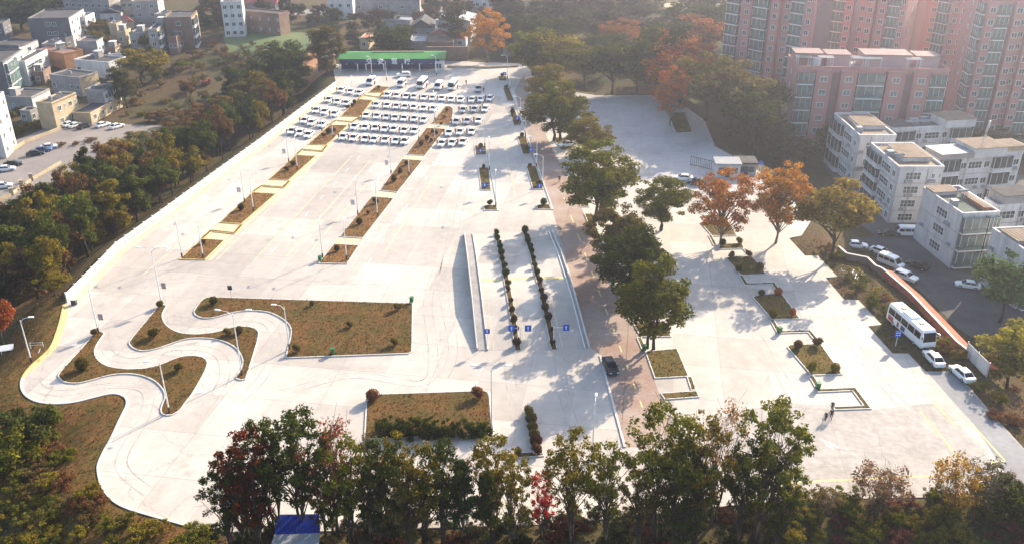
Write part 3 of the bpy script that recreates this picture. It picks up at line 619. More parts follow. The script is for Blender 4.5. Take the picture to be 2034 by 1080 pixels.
def tree_proto(key, h, cr, ch, nclump, clr, nleaf, leaf, seed, stems=1, bark='bark', r0=.22, shape='round', low=.35, limbs=14, flat=.75):
    g = np.random.default_rng(seed); cz = h - ch / 2; C = []; Rr = []
    lobes = [(g.uniform(0, 6.28), g.uniform(.0, 1), g.uniform(.75, 1.2)) for _ in range(5)]
    while len(C) < nclump:
        d = g.normal(size=3); d /= np.linalg.norm(d); rr = g.random() ** .40
        an = math.atan2(d[1], d[0]); k = 1.0
        for la, lz, ls in lobes:
            da = abs((an - la + math.pi) % (2 * math.pi) - math.pi)
            if da < .7: k *= 1 + (ls - 1) * (1 - da / .7)
        q = d * rr * np.array([cr * k, cr * k, ch / 2])
        zr = q[2] / (ch / 2)
        if shape == 'cone': f = 1.0 - .62 * (zr * .5 + .5); q[0] *= f; q[1] *= f
        if shape == 'vase' and zr < 0: q[0] *= 1 + .45 * zr; q[1] *= 1 + .45 * zr
        if shape == 'dome' and zr < -.35: q[2] *= .55
        C.append((q[0], q[1], cz + q[2])); Rr.append(clr * g.uniform(.6, 1.35))
    C = np.array(C); Rr = np.array(Rr)
    crown = leaf_mesh(key + "_crown", C, Rr, nleaf, leaf, seed, flat)
    b = MB(); sel = g.choice(nclump, min(limbs, nclump), replace=False)
    for s in range(stems):
        ox, oy = (0, 0) if stems == 1 else (g.normal() * .35, g.normal() * .35)
        lean = Vector((g.normal() * .4, g.normal() * .4, 0)) * (1 + .8 * (stems > 1)); hs = h * (.72 if stems == 1 else g.uniform(.55, .8)); pts = []; rads = []
        for i in range(6):
            t = i / 5; pts.append(Vector((ox, oy, -.4 + (hs + .4) * t)) + lean * (t * t * 1.4) + Vector((g.normal(), g.normal(), 0)) * .12 * (i > 0)); rads.append(r0 * (1.25 if i == 0 else 1) * (1 - .78 * t))
        b.tube(pts, rads, 7)
        for j in sel[s::stems]:
            e = Vector(C[j]); t0 = min(.9, max(low, (e.z - ch * .28) / max(hs, .1) * .8)); k = t0 * 5; i = int(k); p0 = pts[i].lerp(pts[min(5, i + 1)], k - i); r1 = r0 * (1 - .78 * t0) * .6
            mid = p0.lerp(e, .5) + Vector((g.normal() * .3, g.normal() * .3, .35)); b.tube([p0, mid, e], [r1, r1 * .6, r1 * .18], 5, cap=False)
            for _ in range(2):
                e2 = e + Vector((g.normal(), g.normal(), g.normal() * .7 + .3)) * clr; b.tube([mid.lerp(e, .4), e2], [r1 * .35, .012], 4, cap=False)
    trunk = b.mesh(key + "_trunk", bark, True)
    return dict(crown=crown, trunk=trunk, h=h, w=2 * cr + clr)
TP = {
 'camphor1': tree_proto('c1', 15, 4.7, 12.2, 92, 1.15, 15000, .38, 11, 2, r0=.24, limbs=26),
 'camphor2': tree_proto('c2', 15, 4.7, 12.0, 84, 1.15, 13500, .38, 12, 2, r0=.24, limbs=26),
 'camphor3': tree_proto('c3', 15, 4.6, 11.8, 84, 1.05, 12500, .38, 13, 3, r0=.2, shape='vase', limbs=30),
 'plane1': tree_proto('p1', 15, 4.7, 11.6, 120, .80, 11000, .32, 21, 1, 'bark_pale', r0=.2, limbs=60, low=.22),
 'plane2': tree_proto('p2', 15, 4.6, 11.2, 115, .82, 10500, .32, 22, 1, 'bark_pale', r0=.2, limbs=60, low=.22),
 'slim1': tree_proto('s1', 13, 3.1, 9.6, 105, .50, 5600, .27, 31, 3, r0=.15, shape='vase', limbs=60, low=.25),
 'slim2': tree_proto('s2', 13, 3.2, 10.2, 92, .50, 4600, .27, 32, 2, r0=.15, shape='vase', limbs=60, low=.22),
 'slim3': tree_proto('s3', 13, 2.9, 10.8, 96, .48, 4700, .26, 33, 2, r0=.14, limbs=56, low=.2),
 'cone1': tree_proto('k1', 11, 2.3, 9.6, 60, .62, 8000, .26, 41, 1, r0=.15, shape='cone', limbs=20, low=.12),
 'forest1': tree_proto('f1', 12, 3.6, 9.5, 46, 1.25, 6000, .46, 51, 1, r0=.2, limbs=12, low=.25),
 'forest2': tree_proto('f2', 12, 3.2, 10.5, 42, 1.15, 5500, .46, 52, 2, r0=.17, limbs=14, low=.2),
 'forest3': tree_proto('f3', 12, 4.0, 8.8, 44, 1.2, 5200, .46, 53, 1, r0=.2, shape='dome', limbs=16, low=.25),
 'far1': tree_proto('g1', 12, 4.2, 9.5, 36, 1.45, 3200, .62, 61, 1, r0=.22, limbs=8),
 'far2': tree_proto('g2', 12, 3.6, 10.4, 32, 1.4, 2800, .62, 62, 1, r0=.22, limbs=8),
 'bush1': tree_proto('b1', 3.0, 1.7, 2.7, 26, .55, 2600, .24, 71, 4, r0=.05, limbs=14, low=.1),
 'bush2': tree_proto('b2', 3.0, 1.9, 2.5, 22, .55, 1700, .22, 72, 4, r0=.05, limbs=16, low=.1),
 'twig': tree_proto('tw', 5.0, 2.4, 4.0, 44, .55, 1900, .22, 73, 5, 'bark_pale', r0=.06, limbs=44, low=.1),
 'bare': tree_proto('ba', 12, 3.2, 9.0, 50, .9, 1500, .30, 74, 2, 'bark', r0=.18, limbs=50, low=.2),
}
CAT = {'bush': 'shrub', 'twig': 'shrub'}
def plant(kind, loc, h, w, col, label, group=None, name=None, cat='tree'):
    p = TP[kind]; o = thing(name or cat, label, cat, loc, random.uniform(0, 6.28), group)
    c = link("crown", p['crown'], o); t = link("trunk", p['trunk'], o)
    o.scale = (w / p['w'], w / p['w'], h / p['h']); k = random.uniform(.85, 1.15)
    c.color = (col[0] * k, col[1] * k, col[2] * k, 1); return o
GREEN = (.125, .120, .015); DKGREEN = (.052, .063, .012); OLIVE = (.185, .138, .018); YELLOWG = (.21, .17, .022); ORANGE = (.52, .225, .036); RUST = (.36, .105, .030); RED = (.40, .03, .012); BROWN = (.150, .080, .030); MIX = (.12, .092, .026); PINKISH = (.34, .14, .08)
WK = {'camp': 1.03, 'plan': 1.08, 'fore': 1.18, 'far1': 1.1, 'slim': 1.16}
def tree_px(kind, bx, by, ty, wpx, col, label, group=None, z=None, name='tree', cat='tree', sink=0.0):
    p = on_terrain(bx, by) if z is None else G(bx, by, z)
    h = max(1.0, top_z(p, ty) - p.z) * .97; d = p.y * CT - (p.z + h * .6 - H) * ST; w = wpx * d / F * WK.get(kind[:4], 1.12)
    return plant(kind, p, h, w, col, label, group, name, cat)

# clipped ball shrubs
g = np.random.default_rng(5); n = 700; d = g.normal(size=(n, 3)); d /= np.linalg.norm(d, axis=1)[:, None]
ballm = leaf_mesh("ball", np.array([[0, 0, .62]]), np.array([.6]), 1100, .17, 6, 1.0); bs = MB(); bs.tube([(0, 0, -.1), (0, 0, .5)], [.05, .03], 5); bsm = bs.mesh("stem", 'bark')
ballm2 = leaf_mesh("ball", np.array([[0, 0, .6], [.25, .1, .75], [-.2, .15, .5]]), np.array([.45, .38, .4]), 900, .18, 8, 1.0)
def ball(p, r, col, label, group, name="clipped_shrub"):
    o = thing(name, label, "shrub", p, random.uniform(0, 6), group); c = link("foliage", random.choice((ballm, ballm2)), o); link("stem", bsm, o); k = r / .6; o.scale = (k, k, k * random.uniform(.9, 1.1))
    k = random.uniform(.8, 1.2); c.color = (col[0] * k, col[1] * k, col[2] * k, 1); return o

# ------------------------------------------------------------------ people
def person_mesh(key, jacket, arm=0.15, stride=0.12):
    me = bpy.data.meshes.new(key); vs = []; es = []; rad = []
    def v(p, r, par=None):
        vs.append(p); rad.append(r); i = len(vs) - 1
        if par is not None: es.append((par, i))
        return i
    pel = v((0, 0, .95), .145); ch = v((0, .0, 1.30), .165, pel); nk = v((0, .0, 1.47), .065, ch); hd = v((.02, 0, 1.60), .098, nk); v((.01, 0, 1.71), .075, hd); v((.13, 0, 1.60), .02, hd)
    for s in (-1, 1):
        hip = v((0, s * .10, .88), .105, pel); kn = v((stride * s * .6 + .03, s * .11, .48), .068, hip); an = v((stride * s, s * .11, .09), .048, kn); v((stride * s + .15, s * .13, .045), .042, an)
        sh = v((0, s * .20, 1.38), .072, ch); el = v((-.03 + arm * .2 * s, s * .27, 1.10), .050, sh); wr = v((.06 + arm * .3, s * .27, .86), .035, el); pa = v((.08 + arm * .32, s * .265, .79), .036, wr)
        for k in range(4): f = v((.05 + arm * .32 + k * .022, s * .262, .725), .0095, pa); v((.06 + arm * .33 + k * .020, s * .25, .69 - .008 * (k in (1, 2))), .008, f)
        f = v((.13 + arm * .32, s * .25, .77), .0105, pa); v((.145 + arm * .32, s * .24, .735), .009, f)
    me.from_pydata(vs, es, []); o = bpy.data.objects.new(key, me); COL.objects.link(o)
    m = o.modifiers.new("s", 'SKIN'); 
    for i, r in enumerate(rad): me.skin_vertices[0].data[i].radius = (r, r)
    me.skin_vertices[0].data[0].use_root = True
    sb = o.modifiers.new("b", 'SUBSURF'); sb.levels = 1; sb.render_levels = 1
    dg = bpy.context.evaluated_depsgraph_get(); dg.update(); ev = bpy.data.meshes.new_from_object(o.evaluated_get(dg)); bpy.data.objects.remove(o)
    ev.materials.clear()
    for k in (jacket, 'trousers', 'skin', 'hair', 'rubber'): ev.materials.append(MATS[k])
    for p in ev.polygons:
        c = p.center; p.use_smooth = True
        if c.z > 1.52: p.material_index = 3 if (c.z > 1.67 or c.x < -.02) else 2
        elif c.z > 1.44 and abs(c.y) < .08: p.material_index = 2
        elif c.z > .87 and not (abs(c.y) > .22 and c.z < .88): p.material_index = 0
        elif abs(c.y) > .215 and c.z > .6: p.material_index = 2
        elif c.z < .085: p.material_index = 4
        else: p.material_index = 1
    return ev
PM = {'red': person_mesh("person_red", 'jacket_red', .05, .04), 'black': person_mesh("person_black", 'jacket_black', .15, .14)}
def person(kind, p, rz, label, group=None, h=1.7):
    o = link("person", PM[kind], None, p, rz); o.scale = (h / 1.78,) * 3; return tag(o, label, "person", group)

# ------------------------------------------------------------------ vehicles (forward = +X)
def quad_pane(b, bl, br, tr, tl, ins=(.06, .06, .06, .06), off=.012, mi=0):
    bl, br, tr, tl = map(Vector, (bl, br, tr, tl)); P = lambda u, v: (bl * (1 - u) + br * u) * (1 - v) + (tl * (1 - u) + tr * u) * v
    n = (br - bl).cross(tl - bl).normalized() * off; l, r_, bo_, t = ins
    vs = [P(l, bo_) + n, P(1 - r_, bo_) + n, P(1 - r_, 1 - t) + n, P(l, 1 - t) + n]; back = [q - n * 1.6 for q in vs]
    b.add(vs + back, [(0, 1, 2, 3), (0, 4, 5, 1), (1, 5, 6, 2), (2, 6, 7, 3), (3, 7, 4, 0)], mi)
wb = MB()
wb.tube([(0, -.10, 0), (0, .10, 0)], .32, 14, 0); wb.tube([(0, -.108, 0), (0, .108, 0)], .20, 10, 1); wheelm = wb.mesh("wheel", ['rubber', 'rim'])
def sedan(name, paint, k=1.0, hatch=False):
    o = thing(name, None, "car"); b = MB()
    st = [(-2.24, .70, .38, .62, .80), (-2.12, .82, .25, .66, .94), (-1.35, .88, .2, .70, .97), (0, .885, .2, .70, .93), (1.0, .88, .2, .68, .91), (1.85, .85, .2, .62, .79), (2.16, .76, .25, .55, .69), (2.26, .66, .36, .5, .62)]
    b.loft([[(x, -w * .9, zb), (x, -w, zb + .2), (x, -w, zm), (x, -w * .9, zt), (x, w * .9, zt), (x, w, zm), (x, w, zb + .2), (x, w * .9, zb)] for x, w, zb, zm, zt in st])
    xr = (-2.0, -1.75) if hatch else (-1.80, -1.12)
    A = [(xr[0], -.80, .90), (1.15, -.80, .88), (1.15, .80, .88), (xr[0], .80, .90)]; B = [(xr[1], -.64, 1.37), (.40, -.64, 1.37), (.40, .64, 1.37), (xr[1], .64, 1.37)]
    C = [(xr[1] + .22, -.54, 1.46), (.16, -.54, 1.46), (.16, .54, 1.46), (xr[1] + .22, .54, 1.46)]
    b.loft([A, B, C]); b.build("body", paint, o, fix=True)
    m = MB(); quad_pane(m, A[1], A[2], B[2], B[1], (.05, .05, .08, .0)); m.build("windscreen", 'glass', o)
    m = MB(); quad_pane(m, A[3], A[0], B[0], B[3], (.07, .07, .12, .03)); m.build("rear_window", 'glass', o)
    for s in (0, 1):
        bl, br, tr, tl = (A[0], A[1], B[1], B[0]) if s == 0 else (A[2], A[3], B[3], B[2]); m = MB()
        q = lambda f, a, c: tuple(Vector(a).lerp(Vector(c), f))
        quad_pane(m, bl, q(.5, bl, br), q(.5, tl, tr), tl, (.1, .02, .14, .06)); quad_pane(m, q(.5, bl, br), br, tr, q(.5, tl, tr), (.02, .1, .14, .06)); m.build("side_window", 'glass', o)
    for x in (-1.32, 1.36):
        for y in (-.80, .80): link("wheel", wheelm, o, (x, y, .32))
    for y in (-.55, .55):
        m = MB(); m.box((2.17, y, .62), (.16, .30, .13), -.25 if y < 0 else .25); m.build("headlight", 'lamp_glass', o)
        m = MB(); m.box((-2.17, y * 1.1, .78), (.10, .26, .16)); m.build("tail_light", 'tail_red', o)
        m = MB(); m.box((.75, y * 1.72, 1.0), (.10, .2, .13)); m.build("mirror", paint, o)
    m = MB(); m.box((2.235, 0, .48), (.06, .8, .16)); m.build("grille", 'dark_steel', o)
    m = MB(); m.box((2.27, 0, .40), (.03, .44, .13)); m.build("number_plate", 'sign_blue', o)
    LIB.append(o); return o
def profile_vehicle(name, paint, L, W, prof, screen, sides, cat, wheels, rear=True, stripe=None, ac=False, dark_low=None):
    # prof: side outline (x,z) counter-clockwise seen from -y; screen: (x0,z0,x1,z1) of the windscreen plane; sides: list of (x0,x1,z0,z1)
    o = thing(name, None, cat); b = MB(); cx = sum(p[0] for p in prof) / len(prof); zc = sum(p[1] for p in prof) / len(prof)
    def sec(y, k): return [(cx + (x - cx) * (1 - (1 - k) * .5), y * (1 - .10 * max(0, (z - 1.0)) / 2), zc + (z - zc) * k) for x, z in prof]
    b.loft([sec(-W / 2, .95), sec(-W / 2 + .10, 1), sec(W / 2 - .10, 1), sec(W / 2, .95)]); b.build("body", paint, o, fix=True)
    x0, z0, x1, z1 = screen; m = MB(); quad_pane(m, (x0, -W / 2 + .12, z0), (x0, W / 2 - .12, z0), (x1, W / 2 - .2, z1), (x1, -W / 2 + .2, z1), (.02, .02, .02, .02), .02); m.build("windscreen", 'glass', o)
    yy = lambda z: W / 2 * (1 - .10 * max(0, (z - 1.0)) / 2) + .006
    for a, c, za, zb in sides:
        for s in (-1, 1):
            m = MB(); q = [(a, s * yy(za), za), (c, s * yy(za), za), (c, s * yy(zb), zb), (a, s * yy(zb), zb)]; q = q if s < 0 else [q[1], q[0], q[3], q[2]]
            quad_pane(m, *q, (.01, .01, .01, .01), .012); m.build("side_window", 'glass', o)
    if rear:
        xm = min(p[0] for p in prof); zt = max(p[1] for p in prof); m = MB(); quad_pane(m, (xm + .01, W / 2 - .2, zt * .52), (xm + .01, -W / 2 + .2, zt * .52), (xm + .03, -W / 2 + .25, zt * .85), (xm + .03, W / 2 - .25, zt * .85), (0, 0, 0, 0), .03); m.build("rear_window", 'glass', o)
    r, xsw = wheels
    for x in xsw:
        for y in (-W / 2 + .14, W / 2 - .14): w_ = link("wheel", wheelm, o, (x, y, r)); w_.scale = (r / .32, 1.3, r / .32)
    xf = max(p[0] for p in prof)
    for y in (-W / 2 + .35, W / 2 - .35):
        m = MB(); m.box((xf - .03, y, .75), (.12, .36, .16)); m.build("headlight", 'lamp_glass', o); m = MB(); m.box((x0 - .1, y * 1.42, (z0 + z1) / 2), (.12, .18, .35)); m.build("mirror", 'dark_steel', o)
    m = MB(); m.box((xf - .01, 0, .50), (.08, W * .8, .18)); m.build("bumper", 'dark_steel', o)
    if ac: m = MB(); m.box((-.4, 0, max(p[1] for p in prof) + .12), (2.6, 1.7, .28), 0, 0, .9); m.build("roof_unit", paint, o)
    LIB.append(o); return o
van = profile_vehicle("van", 'car_white', 5.2, 1.9, [(-2.6, .35), (2.45, .35), (2.6, .6), (2.5, .98), (1.9, 1.15), (1.15, 2.05), (.8, 2.2), (-2.4, 2.2), (-2.6, 2.0)], (1.93, 1.18, 1.17, 2.02), [(-2.3, -1.2, 1.25, 1.85), (-1.1, .1, 1.25, 1.85), (.2, 1.25, 1.2, 1.85)], "van", (.34, (-1.6, 1.65)))
minibus = profile_vehicle("minibus", 'car_white', 7.0, 2.1, [(-3.5, .4), (3.4, .4), (3.5, .8), (3.42, 1.25), (3.05, 2.45), (2.8, 2.65), (-3.3, 2.65), (-3.5, 2.4)], (3.425, 1.25, 3.055, 2.45), [(-3.2, -1.9, 1.35, 2.2), (-1.8, -.5, 1.35, 2.2), (-.4, .9, 1.35, 2.2), (1.0, 2.2, 1.35, 2.2), (2.3, 3.0, 1.2, 2.1)], "minibus", (.40, (-2.0, 2.2)))
pickup = profile_vehicle("pickup_truck", 'car_silver', 5.2, 1.8, [(-2.6, .4), (2.5, .4), (2.6, .7), (2.45, 1.0), (1.3, 1.12), (.7, 1.75), (-.4, 1.8), (-.55, 1.15), (-2.6, 1.1)], (1.32, 1.12, .76, 1.72), [(-.35, .25, 1.15, 1.62), (.3, .85, 1.15, 1.58)], "pickup", (.36, (-1.6, 1.6)), rear=False)
suv = profile_vehicle("suv", 'car_white', 4.6, 1.85, [(-2.3, .35), (2.25, .35), (2.3, .75), (2.15, .98), (1.1, 1.1), (.4, 1.62), (-1.7, 1.68), (-2.2, 1.15)], (1.08, 1.1, .46, 1.58), [(-1.75, -.75, 1.12, 1.5), (-.7, .1, 1.12, 1.5), (.15, .65, 1.12, 1.45)], "suv", (.36, (-1.4, 1.4)))
coach = profile_vehicle("coach", 'car_white', 10.0, 2.5, [(-5.0, .45), (4.85, .45), (5.0, .9), (4.95, 1.5), (4.6, 3.0), (4.3, 3.3), (-4.8, 3.3), (-5.0, 3.0)], (4.955, 1.5, 4.605, 3.0), [(-4.6, -2.9, 1.7, 2.75), (-2.8, -1.1, 1.7, 2.75), (-1.0, .7, 1.7, 2.75), (.8, 2.5, 1.7, 2.75), (2.6, 4.2, 1.7, 2.75)], "coach", (.48, (-2.9, 3.0)), ac=True)
for nm, xx, dx, mt in (("graphic", -3.7, 1.4, 'car_red'), ("graphic", -1.6, .5, 'car_red'), ("graphic", -.2, 1.1, 'car_blue')):
    for s in (-1, 1): m = MB(); m.box((xx, s * 1.256, 1.1), (dx, .02, .8)); m.build(nm, mt, coach)
for x in (-2.6, 2.3): m = MB(); m.box((x, 0, 3.36), (.7, .7, .12)); m.build("roof_hatch", 'plaster_tan', coach)
for s in (-1, 1): m = MB(); m.tube([(4.6, s * 1.15, 2.9), (5.15, s * 1.38, 2.8), (5.25, s * 1.4, 2.3)], .06, 5); m.build("mirror_arm", 'car_white', coach)
sed_w = sedan("car", 'car_white'); sed_s = sedan("car", 'car_silver'); sed_k = sedan("car", 'car_black'); sed_b = sedan("car", 'car_blue')
trainer = sedan("training_car", 'car_white'); trainer_s = sedan("training_car", 'car_silver')
for tr in (trainer, trainer_s):
    for sy in (-1, 1): m = MB(); m.box((.1, sy * .893, .62), (1.5, .012, .16)); m.build("door_lettering", 'sign_blue', tr)
def put(proto, p, rz, label, group=None, cat=None):
    o = copy_tree(proto, p, rz); o['label'] = label
    if cat: o['category'] = cat
    if group: o['group'] = group
    return o

# ------------------------------------------------------------------ lamps, signs, bins
def lamp(p, h, arms, label, group, panel=0, arm_len=1.7, rz=0.0, pan_rz=0.0):
    o = thing("street_lamp", label, "lamp", p, 0, group); b = MB(); b.tube([(0, 0, -.05), (0, 0, h * .5), (0, 0, h)], [.11, .085, .055], 8); b.build("pole", 'white_steel', o)
    b = MB(); b.tube([(0, 0, -.02), (0, 0, .9)], .15, 8); b.build("base", 'dark_steel', o)
    for a in arms:
        d = Vector((math.cos(a), math.sin(a), 0)); b = MB(); e = Vector((0, 0, h)); b.tube([e + Vector((0, 0, -.5)), e + d * (arm_len * .35) + Vector((0, 0, .15)), e + d * arm_len + Vector((0, 0, .35))], [.05, .045, .035], 6); b.build("arm", 'white_steel', o)
        b = MB(); c = e + d * (arm_len + .35) + Vector((0, 0, .36)); b.box(c, (.85, .32, .13), a, 0, .8); b.build("lamp_head", 'white_steel', o)
    if panel:
        d = Vector((math.cos(pan_rz), math.sin(pan_rz), 0)); b = MB(); c = Vector((0, 0, h * .33)); b.tube([c, c + d * .5], .03, 5); b.tube([c + Vector((0, 0, .5)), c + d * .5 + Vector((0, 0, .5))], .03, 5); b.build("bracket", 'white_steel', o)
        b = MB(); c = d * .9 + Vector((0, 0, h * .33 + .25)); b.box(c, (.8, .08, 1.15), pan_rz); q = b.build("display_panel", 'steel', o)
        b = MB()
        for k in range(4): b.box(c + Vector((0, 0, -.36 + k * .24)) + Vector((math.sin(pan_rz), -math.cos(pan_rz), 0)) * .045, (.62, .02, .13), pan_rz)
        b.build("display_rows", 'recess', q)
    return o
def bin_(p, label, rz=0.0):
    o = thing("bin", label, "bin", p, rz); b = MB(); b.box((0, 0, .5), (.5, .56, .8), 0, 0, 1.12); b.build("body", 'bin_green', o); b = MB(); b.box((.03, 0, .95), (.66, .68, .09)); b.build("lid", 'bin_green', o)
    b = MB(); b.tube([(-.25, -.3, .1), (-.25, .3, .1)], .1, 8); b.build("wheel", 'rubber', o)
def arrow_mesh(w, h, up=True):
    b = MB(); vs = [(-.07, -.3), (.07, -.3), (.07, .08), (.2, .08), (0, .34), (-.2, .08), (-.07, .08)]; n = 7
    b.add([(x * w, -.035, y * h) for x, y in vs] + [(x * w, -.02, y * h) for x, y in vs], [tuple(range(n))] + [(i, n + i, n + (i + 1) % n, (i + 1) % n) for i in range(n)]); return b
def blue_sign(p, h, label, w=.9, hh=.9, arm=0.0, mark='arrow', extra=False):
    o = thing("traffic_sign", label, "sign", p, 0); b = MB(); b.tube([(0, .05, -.05), (0, .05, h)], .05, 6); b.build("post", 'white_steel', o)
    if arm: b = MB(); b.tube([(0, .05, h - .3), (arm, .05, h - .3)], .04, 6); b.build("arm", 'white_steel', o)
    b = MB(); b.box((arm, 0, h - .3), (w, .04, hh)); q = b.build("panel", 'sign_blue', o, None)
    if mark == 'arrow': a = arrow_mesh(w, hh).build("arrow", 'white_paint', o); a.location = (arm, 0, h - .3)
    else:
        b = MB()
        for i in range(2):
            for j in range(2): b.box((arm + (-.2 + .4 * i) * w, -.03, h - .3 + (-.18 + .36 * j) * hh), (.26 * w, .02, .16 * hh))
        b.build("legend", 'white_paint', o)
    return o
# ------------------------------------------------------------------ buildings
WIN = {}
def window_mesh(w, h, kind):
    key = (round(w, 1), round(h, 1), kind)
    if key in WIN: return WIN[key]
    w, h = key[0], key[1]; b = MB(); f = .09                  # local: x along the wall, y outwards, z up
    b.box((0, .03, -h / 2 + f / 2), (w, .10, f)); b.box((0, .03, h / 2 - f / 2), (w, .10, f)); b.box((-w / 2 + f / 2, .03, 0), (f, .10, h - 2 * f)); b.box((w / 2 - f / 2, .03, 0), (f, .10, h - 2 * f))
    b.box((0, .025, 0), (f * .7, .08, h - 2 * f)); b.box((0, .008, 0), (w - 2 * f, .03, h - 2 * f), 0, 1)
    if kind == 'sill': b.box((0, .12, -h / 2 - .07), (w + .25, .28, .13), 0, 2)
    if kind == 'grid':
        for k in range(1, 4): b.box((-w / 2 + w * k / 4, .05, 0), (.05, .06, h))
        b.box((0, .05, 0), (w, .06, .05))
    WIN[key] = b.mesh("window", ['white_steel', 'pane_green' if kind == 'green' else 'pane', 'white_paint']); return WIN[key]
BAL = {}
def balcony_mesh(w, h, d, glass):
    key = (round(w, 1), round(h, 1), d, glass)
    if key in BAL: return BAL[key]
    w, h = key[0], key[1]; b = MB(); b.box((0, d / 2, -h / 2 + .12), (w, d, .24), 0, 0); b.box((0, d - .05, -h / 2 + .62), (w - .06, .07, .78), 0, 2); 
    for s in (-1, 1): b.box((s * (w / 2 - .05), d / 2, -h / 2 + .62), (.07, d - .12, .78), 0, 2)
    b.box((0, d - .09, .42), (w - .12, .05, h - 1.35), 0, 1)
    for k in range(4): b.box((-w / 2 + .08 + (w - .16) * k / 3, d - .06, .42), (.07, .08, h - 1.35), 0, 0)
    for s in (-1, 1): b.box((s * (w / 2 - .07), d / 2 - .04, .42), (.05, d - .2, h - 1.35), 0, 1)
    BAL[key] = b.mesh("balcony", ['white_paint', glass, 'pane_green' if glass == 'pane_green' else 'tile_white']); return BAL[key]
def building(name, label, cat, Kp, Lp, Rp, z0, z1, wall, roof, right, left, fh=3.0, parapet=.7, group=None, world=False, eave=0.0, gable=0.0):
    """Kp: near top corner, Rp: top corner at the far end of the right-hand face, Lp: of the left-hand face (photo pixels at height z1).
    right / left: facade column lists [(kind, weight)], kinds: w window, W wide, s sill window, b balcony, r flat strip with painted shade, p plain, g green window"""
    Kw, Lw, Rw = [(G(*q, z1).to_2d() if not world else Vector(q)) for q in (Kp, Lp, Rp)]
    if (Rw - Kw).length >= (Lw - Kw).length: u = (Rw - Kw).normalized(); lr = (Rw - Kw).length; v = Vector((-u.y, u.x)); ll = max(3.0, abs((Lw - Kw).dot(v))); v = v if (Lw - Kw).dot(v) > 0 else -v
    else: v = (Lw - Kw).normalized(); ll = (Lw - Kw).length; u = Vector((v.y, -v.x)); lr = max(3.0, abs((Rw - Kw).dot(u))); u = u if (Rw - Kw).dot(u) > 0 else -u
    o = thing(name, label, cat, (Kw.x, Kw.y, z0), 0, group); hh = z1 - z0; Z = Vector((0, 0, 0))
    c = [Z.to_2d(), u * lr, u * lr + v * ll, v * ll]; b = MB(); b.prism(ccw(c), -1.5, hh); b.build("wall", wall, o)
    if gable:
        m_ = MB(); cc = [Vector((*p, hh + .02)) for p in c]
        if lr > ll: e0 = (cc[0] + cc[3]) / 2; e1 = (cc[1] + cc[2]) / 2; fs = [(0, 1, 5, 4), (3, 4, 5, 2), (0, 4, 3), (1, 2, 5)]
        else: e0 = (cc[0] + cc[1]) / 2; e1 = (cc[3] + cc[2]) / 2; fs = [(0, 4, 5, 3), (1, 2, 5, 4), (0, 1, 4), (3, 5, 2)]
        up = Vector((0, 0, gable)); k = 1.06; ctr = sum(cc, Vector()) / 4; cc = [ctr + (p - ctr) * k for p in cc]; m_.add(cc + [ctr + (e0 - ctr) * k + up, ctr + (e1 - ctr) * k + up], fs); m_.build("roof", roof, o)
    else:
        pi = inset(ccw(c), .25); po = inset(ccw(c), -eave - .06); n = 4; b = MB()
        V = [(p.x, p.y, hh - .3) for p in po] + [(p.x, p.y, hh + parapet) for p in po] + [(p.x, p.y, hh + parapet) for p in pi] + [(p.x, p.y, hh + .02) for p in pi]
        b.add(V, [(k * 4 + i, k * 4 + (i + 1) % 4, (k + 1) * 4 + (i + 1) % 4, (k + 1) * 4 + i) for k in range(3) for i in range(4)]); b.build("parapet", wall if not eave else 'tile_white', o)
        sheet("roof", pi, hh + .03, roof, o)
    nf = max(1, int((hh - .2) / fh)); fh2 = (hh - .2) / nf
    for d, L, nrm, cols in ((u, lr, -v, right), (-v, ll, -u, left)):
        if not cols: continue
        org = Z.to_2d() if d is u else v * ll; ang = math.atan2(d.y, d.x)
        if abs((Matrix.Rotation(ang, 2) @ Vector((0, 1)) - nrm).length) > 1: org = org + d * L; ang += math.pi; dd = -d; 
        else: dd = d
        seq = cols if dd is d or dd == d else cols[::-1]
        tot = sum(w for _, w in cols); x = 0.0
        for kind, w in seq:
            cw = w / tot * L; cxp = org + dd * (x + cw / 2); x += cw
            if kind == 'p': continue
            if kind in 'rq':
                b = MB(); b.box((0, .06, hh / 2 - .2), (cw * .96, .12, hh - .4)); q = b.build("bay" if kind == 'q' else "recess", 'pink_pale' if kind == 'q' else 'recess', o, (cxp.x, cxp.y, 0)); q.rotation_euler = (0, 0, ang); continue  # flat strips; the dark one has a set-back column's shade in its colour
            yo = 0.0
            if kind in 'yY':
                b = MB(); b.box((0, .7, hh / 2 + .2), (cw * .97, 1.4, hh + .4)); q = b.build("bay", 'pink', o, (cxp.x, cxp.y, 0)); q.rotation_euler = (0, 0, ang); yo = 1.4; kind = 'w' if kind == 'y' else 'g'
            for f in range(nf):
                zc = (f + .52) * fh2
                if kind == 'b': me_ = balcony_mesh(cw * .92, fh2, 1.1, 'pane_green'); nm = "balcony"; off = .01
                elif kind == 'B': me_ = balcony_mesh(cw * .96, fh2, .9, 'pane'); nm = "balcony"; off = .01
                else:
                    ww = {'w': min(1.5, cw * .7), 'W': cw * .8, 's': min(1.8, cw * .75), 'g': min(1.9, cw * .8), 'd': min(.8, cw * .5), 'G': cw * .9}[kind]
                    me_ = window_mesh(ww, {'d': 1.2, 'G': 1.7}.get(kind, 1.5), {'s': 'sill', 'g': 'green', 'G': 'grid'}.get(kind, 'w')); nm = "window"; off = .004
                q = link(nm, me_, o, (cxp.x + nrm.x * (off + yo), cxp.y + nrm.y * (off + yo), zc), ang)
    return o, Kw, u, v, lr, ll
